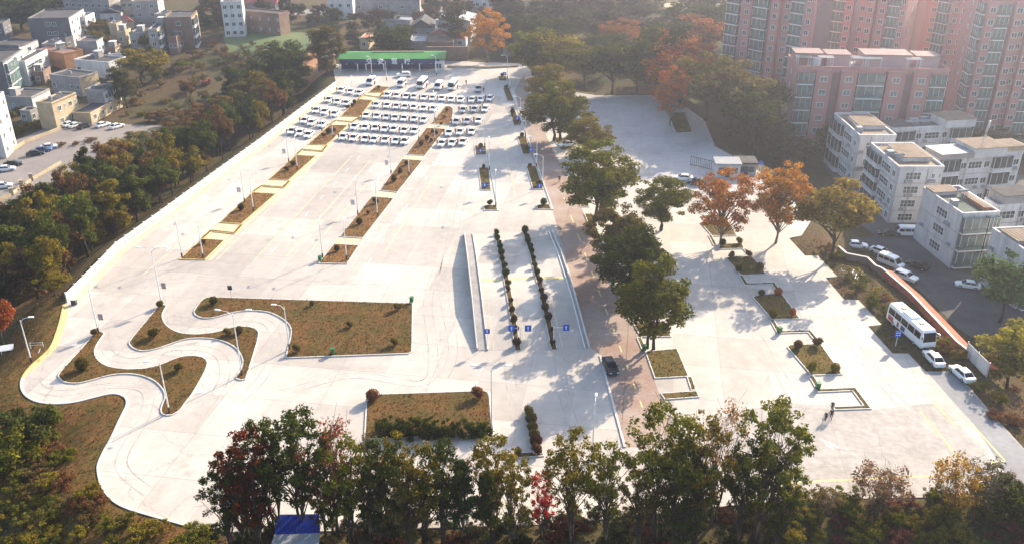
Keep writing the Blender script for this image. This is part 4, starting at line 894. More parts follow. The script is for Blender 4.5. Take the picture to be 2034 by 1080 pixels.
# ---- pink residential towers
TC = [('y', 1.4), ('b', 2.4), ('r', .5), ('y', 1.5), ('w', 1.2), ('y', 1.5), ('b', 2.2), ('y', 1.5), ('q', .5), ('y', 1.5), ('b', 2.2), ('w', 1.4)]
TL = [('p', 2), ('d', 1.2), ('p', 2), ('b', 2.2)]
def tower(label, base, K, L, Rr, z0=-6, right=TC, left=TL, parapet=1.2, roof='plaster_grey', fh=3.0, wall='pink'):
    p = G(*base, z0); z1 = top_z(p, K[1]); z1 = round(z1 / 3) * 3.0
    # rebuild the plan at base height
    return building("residential_tower", label, "tower", G(*base, z0).to_2d(), G(*L, z0).to_2d(), G(*Rr, z0).to_2d(), z0, z1, wall, roof, right, left, fh, parapet, None, True)
tower("tall pink tower with a blank side wall rising behind the low white flats", (1905, 262), (1952, 16), (1852, 230), (2110, 268))
tower("pink tower with a plain rosy flank between the other pink towers", (1768, 202), (1822, -60), (1612, 178), (1818, 190), right=[('p', 1), ('d', 1), ('p', 1)], left=[('y', 1.5), ('b', 2.2), ('y', 1.4), ('q', .6), ('w', 1.4), ('y', 1.4), ('q', .5), ('y', 1.4), ('b', 2), ('y', 1)])
tower("pink tower standing behind the rust coloured trees", (1592, 226), (1618, -60), (1428, 186), (1618, 214), right=[('r', 1)], left=[('b', 2), ('q', .6), ('y', 1.4), ('b', 2.2), ('r', .5), ('y', 1.3), ('w', 1.3), ('b', 2), ('y', 1.3)])
tower("pink tower seen in the gap left of the blank walled tower", (1842, 168), (1895, -60), (1732, 156), (1925, 162), right=[('w', 1), ('b', 1.5)], left=[('b', 2), ('q', .5), ('w', 1)])
tower("slim pink tower filling the gap beside the blank walled tower", (1868, 196), (1915, -60), (1815, 186), (1915, 190), right=[('w', 1), ('b', 1.5)], left=[('b', 2), ('q', .5), ('w', 1)])
tower("pink tower cut by the upper edge beyond the blank walled tower", (1985, 186), (2050, -60), (1940, 170), (2180, 196))
r_ = tower("lower pink block with pergolas and a pale tank on its roof", (1562, 292), (1590, 133), (1526, 262), (1850, 300), right=[('b', 2.0), ('Y', 1.8), ('r', .9), ('Y', 1.8), ('b', 3.2), ('Y', 2.0), ('r', .8), ('Y', 1.8), ('b', 2.0)], left=[('p', 1), ('d', .6), ('p', 1)])
o, Kw, u, v, lr, ll = r_
ztop = max((q.co.z for q in [c for c in o.children if c.name.startswith('wall')][0].data.vertices))
def on_roof(du, dv, z=0.0): p = u * (lr * du) + v * (ll * dv); return Vector((p.x, p.y, ztop + z))
au = math.atan2(u.y, u.x)
for du, dv, sx, sy, sz, mt, nm in ((.10, .6, 7, 6, 3.2, 'pink', "stair_head"), (.30, .6, 6, 6, 3.0, 'pink_pale', "stair_head"), (.62, .55, 12, 7, 3.4, 'pink_pale', "stair_head"), (.9, .6, 6, 6, 3, 'pink_pale', "stair_head")):
    m = MB(); c = on_roof(du, dv, sz / 2 + .05); m.box(c, (sx, sy, sz), au); q = m.build(nm, mt, o); m = MB(); c.z += sz / 2 + .12; m.box(c, (sx + .5, sy + .5, .2), au); m.build("roof_slab", 'recess', q)
m = MB(); c0, c1 = on_roof(.02, .15, 3.6), on_roof(.10, .15, 3.6); c2, c3 = on_roof(.10, .75, 2.2), on_roof(.02, .75, 2.2); m.add([c0, c1, c2, c3] + [q - Vector((0, 0, .12)) for q in (c0, c1, c2, c3)], [(0, 1, 2, 3), (7, 6, 5, 4), (0, 4, 5, 1), (1, 5, 6, 2), (2, 6, 7, 3), (3, 7, 4, 0)])
for q in (c0, c1, c2, c3): m.tube([(q.x, q.y, ztop), (q.x, q.y, q.z - .1)], .08, 5)
m.build("glass_canopy", 'pane_green', o)
m = MB(); c = on_roof(.145, .3, 1.3); m.tube([c - Vector((0, 0, 1.2)), c + Vector((0, 0, 1.2))], 1.1, 12); m.build("water_tank", 'tile_white', o)
for du in (.05, .2, .42, .52, .78):
    q = MB(); c = on_roof(du, .22)
    for a in (-1.6, 1.6):
        for b_ in (-1.2, 1.2): q.box((c.x + a * u.x + b_ * v.x, c.y + a * u.y + b_ * v.y, ztop + 1.5), (.18, .18, 2.9), au)
    for b_ in (-1.2, -.4, .4, 1.2): q.seg((c.x - 2 * u.x + b_ * v.x, c.y - 2 * u.y + b_ * v.y, ztop + 2.95), (c.x + 2 * u.x + b_ * v.x, c.y + 2 * u.y + b_ * v.y, ztop + 2.95), .12, .15)
    q.build("pergola", 'tile_white', o)
# ---- white walk-up flats
def block(label, base, K, L, Rr, right, left, z0=-6.0, roof='roof_tan', wall='tile_white', parapet=.5, z1=None):
    p = G(*base, z0); z1 = z1 or top_z(p, K[1]); r = building("apartment_block", label, "flats", K, L, Rr, z0, z1, wall, roof, right, left, 3.1, parapet)
    o, Kw, u, v, lr, ll = r; hh = z1 - z0; nf = max(1, int((hh - .2) / 3.1)); fh2 = (hh - .2) / nf; gg = random.Random(int(K[0]))
    for f in range(1, nf):
        b = MB(); b.seg((-v.x * .02, -v.y * .02, f * fh2 - .05), (u.x * lr - v.x * .02, u.y * lr - v.y * .02, f * fh2 - .05), .06, .10); b.seg((-u.x * .02, -u.y * .02, f * fh2 - .05), (v.x * ll - u.x * .02, v.y * ll - u.y * .02, f * fh2 - .05), .06, .10); b.build("floor_band", 'plaster_grey', o)
        for _ in range(5):
            b = MB(); t = gg.uniform(.05, .95)
            if gg.random() < .7: c = u * (lr * t) - v * .25; a = math.atan2(u.y, u.x)
            else: c = v * (ll * t) - u * .25; a = math.atan2(v.y, v.x)
            b.box((c.x, c.y, (f + .15) * fh2), (.85, .4, .6), a); b.build("air_conditioner", 'tin', o)
    for t in (.02, .33, .66): b = MB(); c = u * (lr * t) - v * .1; b.tube([(c.x, c.y, 0), (c.x, c.y, hh)], .07, 5); b.build("drain_pipe", 'plaster_grey', o)
    return r
def extras(r, items):
    o, Kw, u, v, lr, ll = r; zt = max(q.co.z for q in [c for c in o.children if c.name.startswith('wall')][0].data.vertices); a = math.atan2(u.y, u.x)
    for nm, du, dv, s, mt, tilt in items:
        p = u * (lr * du) + v * (ll * dv); m = MB()
        if nm == 'solar_heater':
            for k in range(5): m.seg((p.x + u.x * k * .4, p.y + u.y * k * .4, zt + .3), (p.x + u.x * k * .4 + v.x * 1.6, p.y + u.y * k * .4 + v.y * 1.6, zt + 1.3), .1, .08)
            m.tube([(p.x - .3 * u.x + v.x * 1.7, p.y - .3 * u.y + v.y * 1.7, zt + 1.5), (p.x + 2 * u.x + v.x * 1.7, p.y + 2 * u.y + v.y * 1.7, zt + 1.5)], .28, 8)
        elif nm == 'mast':
            for q in (-.5, .5): m.tube([(p.x + q, p.y, zt), (p.x, p.y, zt + s[2])], .05, 4)
            m.tube([(p.x, p.y + .5, zt), (p.x, p.y, zt + s[2])], .05, 4)
            for k in range(1, 7): m.box((p.x, p.y, zt + s[2] * k / 7), (1.0 - k * .12, .06, .06)); 
            m.tube([(p.x + .3, p.y, zt + s[2] * .8), (p.x + .3, p.y, zt + s[2])], .18, 6)
        else: m.box((p.x, p.y, zt + .04 + s[2] / 2), s, a, 0, 1.0)
        q = m.build(nm, mt, o)
        if nm in ('roof_room', 'tin_roof'):
            m = MB(); m.box((p.x, p.y, zt + .10 + s[2]), (s[0] + .5, s[1] + .5, .12), a)
            for k in range(int(s[0] / .7)): c_ = p + u * ((k + .5) * .7 - s[0] / 2); e_ = v * (s[1] / 2 + .2); m.seg((c_.x - e_.x, c_.y - e_.y, zt + .155 + s[2]), (c_.x + e_.x, c_.y + e_.y, zt + .155 + s[2]), .10, .05)
            m.build("roof_sheet", tilt or 'roof_tan', q)
r = block("white four storey flats with tan sheet roof and radio mast beside the courtyard", (1763, 445), (1785, 335), (1730, 288), (1868, 329), [('p', .8), ('G', 1.8), ('p', .8), ('d', .8), ('d', .6)], [('B', 2.2), ('G', 1.6), ('w', 1)])
extras(r, [('roof_room', .58, .55, (6, 9, .9), 'tile_white', 'roof_tan'), ('solar_heater', .10, .2, 0, 'tin', None), ('water_tank', .12, .5, (1.4, 1.4, 1.3), 'tin', None)])
r = block("white flats with a brown roof behind the flats that carry the mast", (1688, 371), (1707, 272), (1657, 228), (1774, 267), [('p', .8), ('G', 1.8), ('p', .8), ('d', .8)], [('B', 2.2), ('G', 1.6), ('w', 1)])
extras(r, [('roof_room', .58, .55, (6, 9, .9), 'tile_white', 'roof_tan'), ('water_tank', .12, .2, (1.4, 1.4, 1.3), 'tin', None)])
r = block("white flats with dark green flat roof and glazed balconies next to the courtyard", (1876, 530), (1911, 428), (1834, 376), (1982, 422), [('b', 3.4), ('b', 1.6)], [('p', 2.2), ('G', 1.6), ('p', 1.6)], roof='roof_green')
extras(r, [('roof_room', .35, .85, (5, 3.5, .7), 'tile_white', 'roof_tan'), ('tin_roof', .80, .40, (1.2, 8, .6), 'tile_red', 'roof_tan'), ('solar_heater', .55, .5, 0, 'tin', None), ('water_tank', .15, .35, (1.2, 1.2, 1.2), 'tin', None)])
r = block("pale grey walled flats with a brown roof behind the courtyard tree", (2010, 612), (2046, 508), (1955, 458), (2200, 500), [('b', 3), ('w', 1.5)], [('p', 2.2), ('G', 1.6), ('p', 1.6)], roof='roof_grey', wall='tile_white')
extras(r, [('tin_roof', .3, .6, (8, 5, .8), 'plaster_grey', 'roof_tan')])
block("long low white hall with a curved roof behind the white flats", (1945, 318), (1960, 298), (1890, 290), (2100, 290), [('w', 1)] * 6, [('p', 1)], z0=-6, roof='roof_green', wall='plaster_grey')
ZB = lambda base, ky: top_z(G(*base, -6.0), ky)
r = block("recessed wing with dark balconies joined to the flats that carry the mast", (1850, 440), (1868, 316), (1856, 303), (2032, 304), [('B', 2.4), ('w', 1), ('G', 1.8), ('w', 1), ('B', 2.4), ('w', 1.2)], [('p', 1)], roof='roof_grey', z1=ZB((1763, 445), 335) - 1.0)
extras(r, [('tin_roof', .2, .5, (9, 6, 1.2), 'plaster_grey', 'tin'), ('roof_room', .55, .5, (8, 7, 2.2), 'tile_white', 'roof_tan'), ('mast', .50, .1, (1, 1, 8), 'steel', None), ('solar_heater', .75, .4, 0, 'tin', None), ('roof_room', .88, .6, (6, 5, 1.6), 'plaster_tan', 'roof_tan'), ('water_tank', .36, .2, (1.6, 1.4, 1.3), 'tin', None)])
r = block("recessed wing with a green roof joined to the flats under the brown roof", (1770, 366), (1774, 259), (1762, 246), (1932, 250), [('B', 2.4), ('w', 1), ('G', 1.8), ('w', 1), ('B', 2.4)], [('p', 1)], roof='roof_green', z1=ZB((1688, 371), 272) - 1.6)
extras(r, [('roof_room', .82, .5, (8, 7, 2.0), 'tile_white', 'roof_tan'), ('solar_heater', .3, .3, 0, 'tin', None), ('solar_heater', .45, .5, 0, 'tin', None), ('tin_roof', .12, .5, (5, 5, .8), 'plaster_grey', 'roof_grey')])
r = block("recessed wing with caged windows joined to the flats with the dark green roof", (1960, 525), (1982, 412), (1968, 396), (2120, 402), [('G', 2), ('w', 1), ('B', 2), ('G', 2)], [('p', 1)], roof='roof_green', z1=ZB((1876, 530), 428) - .8)
extras(r, [('roof_room', .3, .6, (7, 5, 2.2), 'plaster_grey', 'roof_grey'), ('solar_heater', .15, .2, 0, 'tin', None)])
# ---- village houses on the left
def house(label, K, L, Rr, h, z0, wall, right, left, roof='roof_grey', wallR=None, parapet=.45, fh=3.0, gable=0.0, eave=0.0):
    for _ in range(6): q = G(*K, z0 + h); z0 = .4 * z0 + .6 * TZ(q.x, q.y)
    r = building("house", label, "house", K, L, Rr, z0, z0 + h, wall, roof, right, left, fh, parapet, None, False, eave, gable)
    if wallR:                                             # right-hand face: sunlight put into its colour, shade into the front's
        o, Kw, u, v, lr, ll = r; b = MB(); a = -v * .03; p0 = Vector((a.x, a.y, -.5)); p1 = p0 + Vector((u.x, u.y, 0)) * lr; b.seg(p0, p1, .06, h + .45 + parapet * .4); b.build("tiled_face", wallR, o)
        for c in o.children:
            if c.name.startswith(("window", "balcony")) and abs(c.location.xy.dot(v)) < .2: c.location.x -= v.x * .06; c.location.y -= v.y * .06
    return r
w2 = [('w', 1), ('w', 1)]; w3 = w2 + [('w', 1)]; w4 = w3 + [('w', 1)]
Z = lambda pts: zoom(pts, 0, 0, K4)
def hz(label, k, l, r, h, z0, *a, **kw): k, l, r = Z([k, l, r]); return house(label, k, l, r, h, z0, *a, **kw)
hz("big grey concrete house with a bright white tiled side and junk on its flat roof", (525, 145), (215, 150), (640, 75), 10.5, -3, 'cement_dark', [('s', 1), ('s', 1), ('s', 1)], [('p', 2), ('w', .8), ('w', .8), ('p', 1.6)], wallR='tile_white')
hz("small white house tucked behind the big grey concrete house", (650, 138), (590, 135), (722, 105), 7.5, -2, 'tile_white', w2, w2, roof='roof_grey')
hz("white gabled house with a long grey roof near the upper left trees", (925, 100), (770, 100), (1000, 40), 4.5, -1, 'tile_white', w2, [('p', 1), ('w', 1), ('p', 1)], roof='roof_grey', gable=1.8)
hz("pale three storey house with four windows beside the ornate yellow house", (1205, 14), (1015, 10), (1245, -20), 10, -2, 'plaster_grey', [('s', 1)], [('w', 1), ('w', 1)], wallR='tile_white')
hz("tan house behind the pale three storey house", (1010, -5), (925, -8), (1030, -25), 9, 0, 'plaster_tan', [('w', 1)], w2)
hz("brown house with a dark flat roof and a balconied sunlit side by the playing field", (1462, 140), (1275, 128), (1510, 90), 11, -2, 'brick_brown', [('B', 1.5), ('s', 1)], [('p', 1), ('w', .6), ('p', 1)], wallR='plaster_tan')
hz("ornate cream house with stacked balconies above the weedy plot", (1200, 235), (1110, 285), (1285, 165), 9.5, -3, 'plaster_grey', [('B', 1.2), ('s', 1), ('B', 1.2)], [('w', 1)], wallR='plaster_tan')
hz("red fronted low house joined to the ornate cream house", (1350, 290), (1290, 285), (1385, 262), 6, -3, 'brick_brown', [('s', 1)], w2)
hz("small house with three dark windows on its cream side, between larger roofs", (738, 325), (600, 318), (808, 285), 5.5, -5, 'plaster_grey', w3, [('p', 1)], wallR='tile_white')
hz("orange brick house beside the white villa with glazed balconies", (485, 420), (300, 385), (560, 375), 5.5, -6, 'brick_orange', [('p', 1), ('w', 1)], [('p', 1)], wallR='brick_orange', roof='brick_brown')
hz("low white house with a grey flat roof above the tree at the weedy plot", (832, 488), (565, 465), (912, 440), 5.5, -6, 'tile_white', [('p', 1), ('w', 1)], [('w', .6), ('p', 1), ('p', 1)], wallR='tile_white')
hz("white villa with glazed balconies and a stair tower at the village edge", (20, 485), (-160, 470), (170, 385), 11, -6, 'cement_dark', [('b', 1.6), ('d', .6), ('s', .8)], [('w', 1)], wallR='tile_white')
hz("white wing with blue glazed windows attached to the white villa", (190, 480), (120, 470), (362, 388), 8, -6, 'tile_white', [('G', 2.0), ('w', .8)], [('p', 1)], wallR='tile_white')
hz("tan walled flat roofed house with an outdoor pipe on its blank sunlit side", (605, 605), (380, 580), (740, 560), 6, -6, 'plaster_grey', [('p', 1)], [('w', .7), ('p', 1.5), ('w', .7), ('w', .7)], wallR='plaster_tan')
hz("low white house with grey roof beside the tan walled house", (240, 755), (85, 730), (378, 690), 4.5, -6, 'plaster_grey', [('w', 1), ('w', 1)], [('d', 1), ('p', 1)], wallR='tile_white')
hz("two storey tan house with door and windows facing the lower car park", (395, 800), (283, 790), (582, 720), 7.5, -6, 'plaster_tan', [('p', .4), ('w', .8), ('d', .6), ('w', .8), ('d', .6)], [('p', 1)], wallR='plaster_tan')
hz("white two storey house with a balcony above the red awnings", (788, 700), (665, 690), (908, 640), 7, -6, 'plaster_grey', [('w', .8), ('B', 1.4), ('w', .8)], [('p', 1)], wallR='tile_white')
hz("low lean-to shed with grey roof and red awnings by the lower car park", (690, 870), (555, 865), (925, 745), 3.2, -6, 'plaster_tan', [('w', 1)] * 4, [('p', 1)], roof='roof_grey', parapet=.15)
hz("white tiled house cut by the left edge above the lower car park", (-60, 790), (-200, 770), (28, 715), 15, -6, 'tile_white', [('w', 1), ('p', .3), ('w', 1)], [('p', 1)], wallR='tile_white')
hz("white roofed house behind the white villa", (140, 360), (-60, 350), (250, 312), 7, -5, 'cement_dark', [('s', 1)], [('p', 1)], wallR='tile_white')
hz("dark shaded house at the far left under the evergreen trees", (20, 190), (-120, 180), (75, 155), 9, -3, 'cement_dark', w2, w2)
hz("long grey house along the upper edge behind the village", (830, 10), (480, 0), (900, -25), 8, 0, 'plaster_grey', w2, [('w', 1)] * 7)
hz("tall white house on stilts beside the dark wall of the playing field", (1850, 18), (1690, 22), (1872, -5), 13, -1, 'tile_white', [('p', 1)], [('w', 1), ('w', 1), ('w', 1)])
hz("little cream hut with a chimney-like turret in the village lane", (890, 190), (848, 195), (935, 172), 6, -3, 'plaster_tan', [('w', 1)], [('p', 1)])
hz("small white corner house with a pointed gable in the village lane", (985, 130), (960, 140), (1025, 165), 4, -2, 'plaster_tan', [('p', 1)], [('p', 1)], gable=1.2, roof='roof_red')
hz("flat grey house between the orange brick house and the brown house", (1100, 260), (985, 262), (1165, 225), 5.5, -3, 'plaster_grey', [('p', 1)], [('w', 1), ('p', 1)], wallR='plaster_tan')
hz("lean grey house behind the low white house in the village", (880, 375), (830, 370), (925, 345), 5, -5, 'brick_brown', [('p', 1)], [('p', 1)], wallR='plaster_tan')
for lab, k, l, r_, h, wl in (("plain grey house squeezed beside the orange brick house", (420, 345), (330, 340), (470, 318), 5, 'plaster_grey'), ("narrow tan house behind the cream hut turret", (960, 250), (905, 255), (1000, 225), 5, 'plaster_tan'), ("low grey annex in front of the big grey concrete house", (500, 300), (440, 305), (560, 282), 4.5, 'cement_dark'), ("white annex right of the small house with three windows", (900, 420), (850, 415), (925, 395), 4, 'tile_white'), ("low brick annex below the white villa", (330, 560), (260, 565), (385, 520), 4, 'brick_brown'), ("tin roofed lean-to left of the two storey tan house", (230, 860), (150, 855), (290, 835), 3, 'plaster_grey'), ("grey house with a terrace beside the brown house", (1270, 120), (1180, 118), (1330, 95), 6, 'plaster_grey')): hz(lab, k, l, r_, h, -5, wl, [('w', 1), ('p', .5)], [('w', 1), ('p', .6)])
for o in [q for q in COL.objects if q.name.startswith("house") and q.type == 'EMPTY']:        # odds and ends on the flat roofs
    rf = [c for c in o.children if c.name.startswith("roof")]
    if not rf or len(rf[0].data.vertices) != 4: continue
    vs_ = [v_.co.copy() for v_ in rf[0].data.vertices]; gg = random.Random(len(o.name) + int(abs(o.location.x) * 10))
    for k in range(gg.choice((0, 1, 1, 2))):
        a, b_ = gg.uniform(.2, .8), gg.uniform(.25, .85); p = (vs_[0] * (1 - a) + vs_[1] * a) * (1 - b_) + (vs_[3] * (1 - a) + vs_[2] * a) * b_; e = vs_[1] - vs_[0]; m = MB(); ty = gg.random()
        if ty < .35: m.tube([(p.x, p.y, p.z), (p.x, p.y, p.z + 1.1)], .5, 10); m.build("water_tank", 'tin', o)
        elif ty < .7: m.box((p.x, p.y, p.z + 1.05), (2.4, 2.0, 2.1), math.atan2(e.y, e.x)); q = m.build("stair_head", 'plaster_grey', o); m = MB(); m.box((p.x, p.y, p.z + 2.2), (2.8, 2.4, .15), math.atan2(e.y, e.x)); m.build("slab", 'tile_white', q)
        else:
            for j in range(4): m.seg((p.x + j * .4, p.y, p.z + .2), (p.x + j * .4, p.y + 1.5, p.z + 1.0), .12, .06)
            m.tube([(p.x - .2, p.y + 1.6, p.z + 1.15), (p.x + 1.5, p.y + 1.6, p.z + 1.15)], .24, 8); m.build("solar_heater", 'tin', o)
# ---- far buildings along the top
def fz(label, k, l, r, h, z0, *a, **kw): k, l, r = zoom([k, l, r], 500, 0, K4); return house(label, k, l, r, h, z0, *a, **kw)
fz("long pale building with a red tiled roof above the playing field wall", (180, 30), (-130, 28), (215, 10), 6, 0, 'plaster_grey', [('p', 1)], [('w', 1)] * 8, roof='roof_red', gable=2.2)
fz("long dark red brick wall building along the playing field", (205, 115), (-130, 85), (240, 90), 8, 0, 'brick_brown', [('p', 1)], [('p', 1), ('d', .5)] * 5, roof='roof_grey')
fz("white building with tall windows beside the row of far parked cars", (770, 8), (580, 8), (790, -12), 7.5, 0, 'tile_white', [('p', 1)], [('w', 1)] * 3, roof='roof_grey')
fz("long white building with a blue door behind the far parked cars", (1285, 0), (785, 2), (1310, -20), 6, 0, 'plaster_grey', [('p', 1)], [('w', 1), ('p', .5), ('d', .6), ('p', .5)] * 3, roof='roof_grey')
fz("blue-grey gabled warehouse behind the tall thin tree", (1675, 165), (1420, 150), (1720, 110), 8, 0, 'tile_white', [('p', 1)], [('w', 1), ('p', .6), ('w', 1), ('p', .6)], roof='tin', gable=1.6)
fz("grey pitched roof workshop left of the blue-grey warehouse", (1395, 215), (1215, 205), (1420, 170), 4, 0, 'plaster_grey', [('p', 1)], [('w', 1)] * 2, roof='roof_grey', gable=3)
fz("pale roofed low shed beyond the grey workshop", (1210, 165), (1010, 150), (1240, 135), 3.5, 0, 'plaster_grey', [('p', 1)], [('p', 1)], roof='tin')
fz("low red roofed house behind the round dark tree at the shed", (1490, 268), (1370, 262), (1530, 235), 3.5, 0, 'plaster_grey', [('p', 1)], [('w', 1)] * 3, roof='roof_red', gable=1.5)
fz("tin roofed lean-to beside the round dark tree at the shed", (1330, 325), (1215, 318), (1345, 275), 3.5, 0, 'plaster_grey', [('p', 1)], [('p', 1)], roof='tin')
fz("long tan roofed store behind the brown embankment wall", (1545, 330), (1335, 318), (1560, 270), 4, 0, 'brick_brown', [('p', 1)], [('w', 1)] * 3, roof='roof_tan')
fz("low red roofed hut right of the thin tree by the orange tree", (1640, 300), (1550, 300), (1660, 275), 3, 0, 'tile_white', [('p', 1)], [('w', 1)], roof='roof_red', gable=1.2)
fz("pink walled ruin among rubble left of the green roofed shed", (890, 300), (820, 300), (940, 265), 4, -1, 'plaster_tan', [('p', 1)], [('w', 1)], roof='roof_red')
fz("small brick hut with a tin lean-to at the left end of the green roofed shed", (590, 455), (505, 450), (640, 420), 3.5, -2, 'brick_brown', [('w', 1)], [('p', 1)], roof='tin')
fz("teal roofed lean-to right of the orange tree", (2010, 375), (1925, 368), (2060, 345), 3, 0, 'plaster_grey', [('p', 1)], [('p', 1)], roof='tin')
fz("blue-green roofed long shed at the upper edge beyond the orange tree", (2140, 70), (1940, 40), (2160, 40), 4, 0, 'plaster_grey', [('p', 1)], [('w', 1)] * 4, roof='roof_green')
fz("white two storey house at the upper edge above the orange tree", (1860, 5), (1650, 2), (1890, -10), 7, 0, 'tile_white', [('p', 1)], [('w', 1)] * 4)
# brown embankment wall and steps at the head of the lot
wall_px("retaining_wall", "dark brown brick retaining wall right of the green roofed shed", "wall", [(845, 119), (930, 119)], 0, .6, 4.5, 'brick_brown')
wall_px("garden_wall", "long low pale wall with a dark band at the head of the lot", "wall", [(888, 134), (970, 136), (1030, 133)], 0, .5, 1.0, 'plaster_tan')

# ------------------------------------------------------------------ green roofed shed with the school's name
A = G(676, 142).to_2d(); B = G(884, 141).to_2d(); ax = (B - A).normalized(); ay = Vector((-ax.y, ax.x)); Ls = (B - A).length; Ds = 11.0
shed = thing("shed", "long open fronted shed with green roof, blue fascia and white lettering", "shed", (*A, 0), math.atan2(ax.y, ax.x))
b = MB(); ez, rz_ = 4.1, 5.2
b.loft([[(-.3, -.4, ez), (-.3, Ds * .45, rz_), (-.3, Ds, ez), (-.3, Ds, ez - .12), (-.3, Ds * .45, rz_ - .12), (-.3, -.4, ez - .12)], [(Ls + .3, -.4, ez), (Ls + .3, Ds * .45, rz_), (Ls + .3, Ds, ez), (Ls + .3, Ds, ez - .12), (Ls + .3, Ds * .45, rz_ - .12), (Ls + .3, -.4, ez - .12)]])
rf = b.build("roof", 'shed_green', shed, fix=True)
b = MB()
for k in range(42): x = Ls * k / 41; b.seg((x, -.4, ez), (x, Ds * .45, rz_), .06, .05)
b.build("roof_seams", 'shed_green', rf); b = MB(); b.box((Ls * .55, Ds * .45, rz_ + .12), (Ls * .5, .5, .22)); b.build("ridge_cap", 'plaster_tan', rf)
b = MB(); b.box((Ls * .475, -.32, ez - .85), (Ls * .95, .10, 1.5)); b.build("fascia", 'shed_blue', shed)
for f in (0.0, .165, .245, .415, .59, .755, .925): b = MB(); b.box((.1 + Ls * f, -.1, 1.6), (.28, .28, 3.2)); b.build("column", 'white_steel', shed)
b = MB(); b.box((Ls * .46, 3.2, 1.9), (Ls * .92, .2, 3.8)); b.build("back_wall", 'shed_blue', shed)
for k in range(10):
    b = MB(); b.box((Ls * (.05 + .09 * k), 3.07, 2.0), (.9, .05, .9)); b.build("notice", 'tile_white', shed)
b = MB(); b.box((Ls - 1.7, .6, 1.6), (3.0, 3.0, 3.2)); kb = b.build("booth", 'tile_white', shed)
for dx in (-.8, .2): b = MB(); b.box((Ls - 1.7 + dx, -.93, 1.8), (.8, .06, 1.4)); b.build("window", 'pane', kb)
for ch, px in (("\u4ea4", 734.6), ("\u5b89", 757.3), ("\u9a7e", 784.5), ("\u6821", 809.8)):
    cu = bpy.data.curves.new("character", 'FONT'); cu.body = ch; cu.size = 2.15; cu.extrude = .05; cu.align_x = 'CENTER'; cu.offset = .012
    t = bpy.data.objects.new("character", cu); COL.objects.link(t); dg = bpy.context.evaluated_depsgraph_get(); me_ = bpy.data.meshes.new_from_object(t.evaluated_get(dg)); bpy.data.objects.remove(t)
    me_.materials.clear(); me_.materials.append(MATS['letter_white']); t = link("letter", me_, shed, ((px - 676) / (884 - 676) * Ls, -.45, ez - 1.62)); t.rotation_euler = (math.pi / 2, 0, 0)
# guard hut by the right-hand yard
def hut(label, base, w, d, h, rz, wall, roof, roofh=.35):
    p = G(*base); o = thing("hut", label, "hut", (p.x, p.y, 0), rz); b = MB(); b.box((0, 0, h / 2), (w, d, h)); b.build("wall", wall, o)
    b = MB(); b.box((0, 0, h + roofh / 2 + .01), (w + .8, d + .8, roofh), 0, 0, .96); b.build("roof", roof, o)
    for x in (-w * .25, w * .25): b = MB(); b.box((x, -d / 2 - .02, h * .55), (w * .28, .06, h * .45)); b.build("window", 'pane', o)
    b = MB(); b.box((0, -d / 2 - .02, h * .4), (.9, .06, h * .78)); b.build("door", 'dark_steel', o)
hut("white guard hut with pale roof at the entrance of the right hand yard", (1442, 346), 5.5, 4.5, 3.0, R(-4), 'tile_white', 'tin')
hut("dark roofed hut joined to the white guard hut", (1478, 343), 4.5, 4.5, 2.9, R(-4), 'plaster_grey', 'roof_grey')
o = thing("gate", "dark metal sliding gate beside the white guard hut", "gate", (*G(1420, 340).to_2d(), 0), R(140)); 
for k in range(14): b = MB(); b.box((k * .5, 0, 1.1), (.08, .08, 2.2)); b.build("bar", 'dark_steel', o)
b = MB(); b.box((3.25, 0, 2.2), (6.6, .1, .1)); b.box((3.25, 0, .2), (6.6, .1, .1)); b.build("rail", 'dark_steel', o)
# blue roofed hut at the bottom
zr = 2.6; rc = [G(545, 1059, zr - .7), G(636, 1056, zr - .7), G(634, 1020, zr), G(552, 1021, zr)]; gz = TZ(rc[0].x, rc[0].y); o = thing("hut", "hut with a dark blue corrugated metal roof under the foreground trees", "hut", (rc[0].x, rc[0].y, gz)); off = Vector((rc[0].x, rc[0].y, gz)); rc = [p - off for p in rc]
b = MB(); dn2 = Vector((0, 0, .09)); b.add(rc + [p - dn2 for p in rc], [(0, 1, 2, 3), (7, 6, 5, 4), (0, 4, 5, 1), (1, 5, 6, 2), (2, 6, 7, 3), (3, 7, 4, 0)]); rf = b.build("roof", 'metal_blue', o)
b = MB()
for k in range(20): t = (k + .5) / 20; b.seg(rc[0].lerp(rc[1], t), rc[3].lerp(rc[2], t), .06, .04)
b.build("corrugation", 'metal_blue', rf); b = MB(); wl_ = [rc[0].lerp(rc[2], .06), rc[1].lerp(rc[3], .06), rc[2].lerp(rc[0], .06), rc[3].lerp(rc[1], .06)]
b.add([(p.x, p.y, -.6) for p in wl_] + [(p.x, p.y, p.z - .12) for p in wl_], [(0, 1, 5, 4), (1, 2, 6, 5), (2, 3, 7, 6), (3, 0, 4, 7)]); b.build("wall", 'tin', o)
b = MB(); ft = [rc[0] + Vector((.0, -.05, -.05)), rc[1] + Vector((0, -.05, -.05)), rc[1] + Vector((.1, -2.4, -.45)), rc[0] + Vector((-.1, -2.4, -.45))]; b.add(ft + [p - dn2 for p in ft], [(3, 2, 1, 0), (4, 5, 6, 7), (0, 1, 5, 4), (1, 2, 6, 5), (2, 3, 7, 6), (3, 0, 4, 7)]); b.build("porch_roof", 'tin', o)
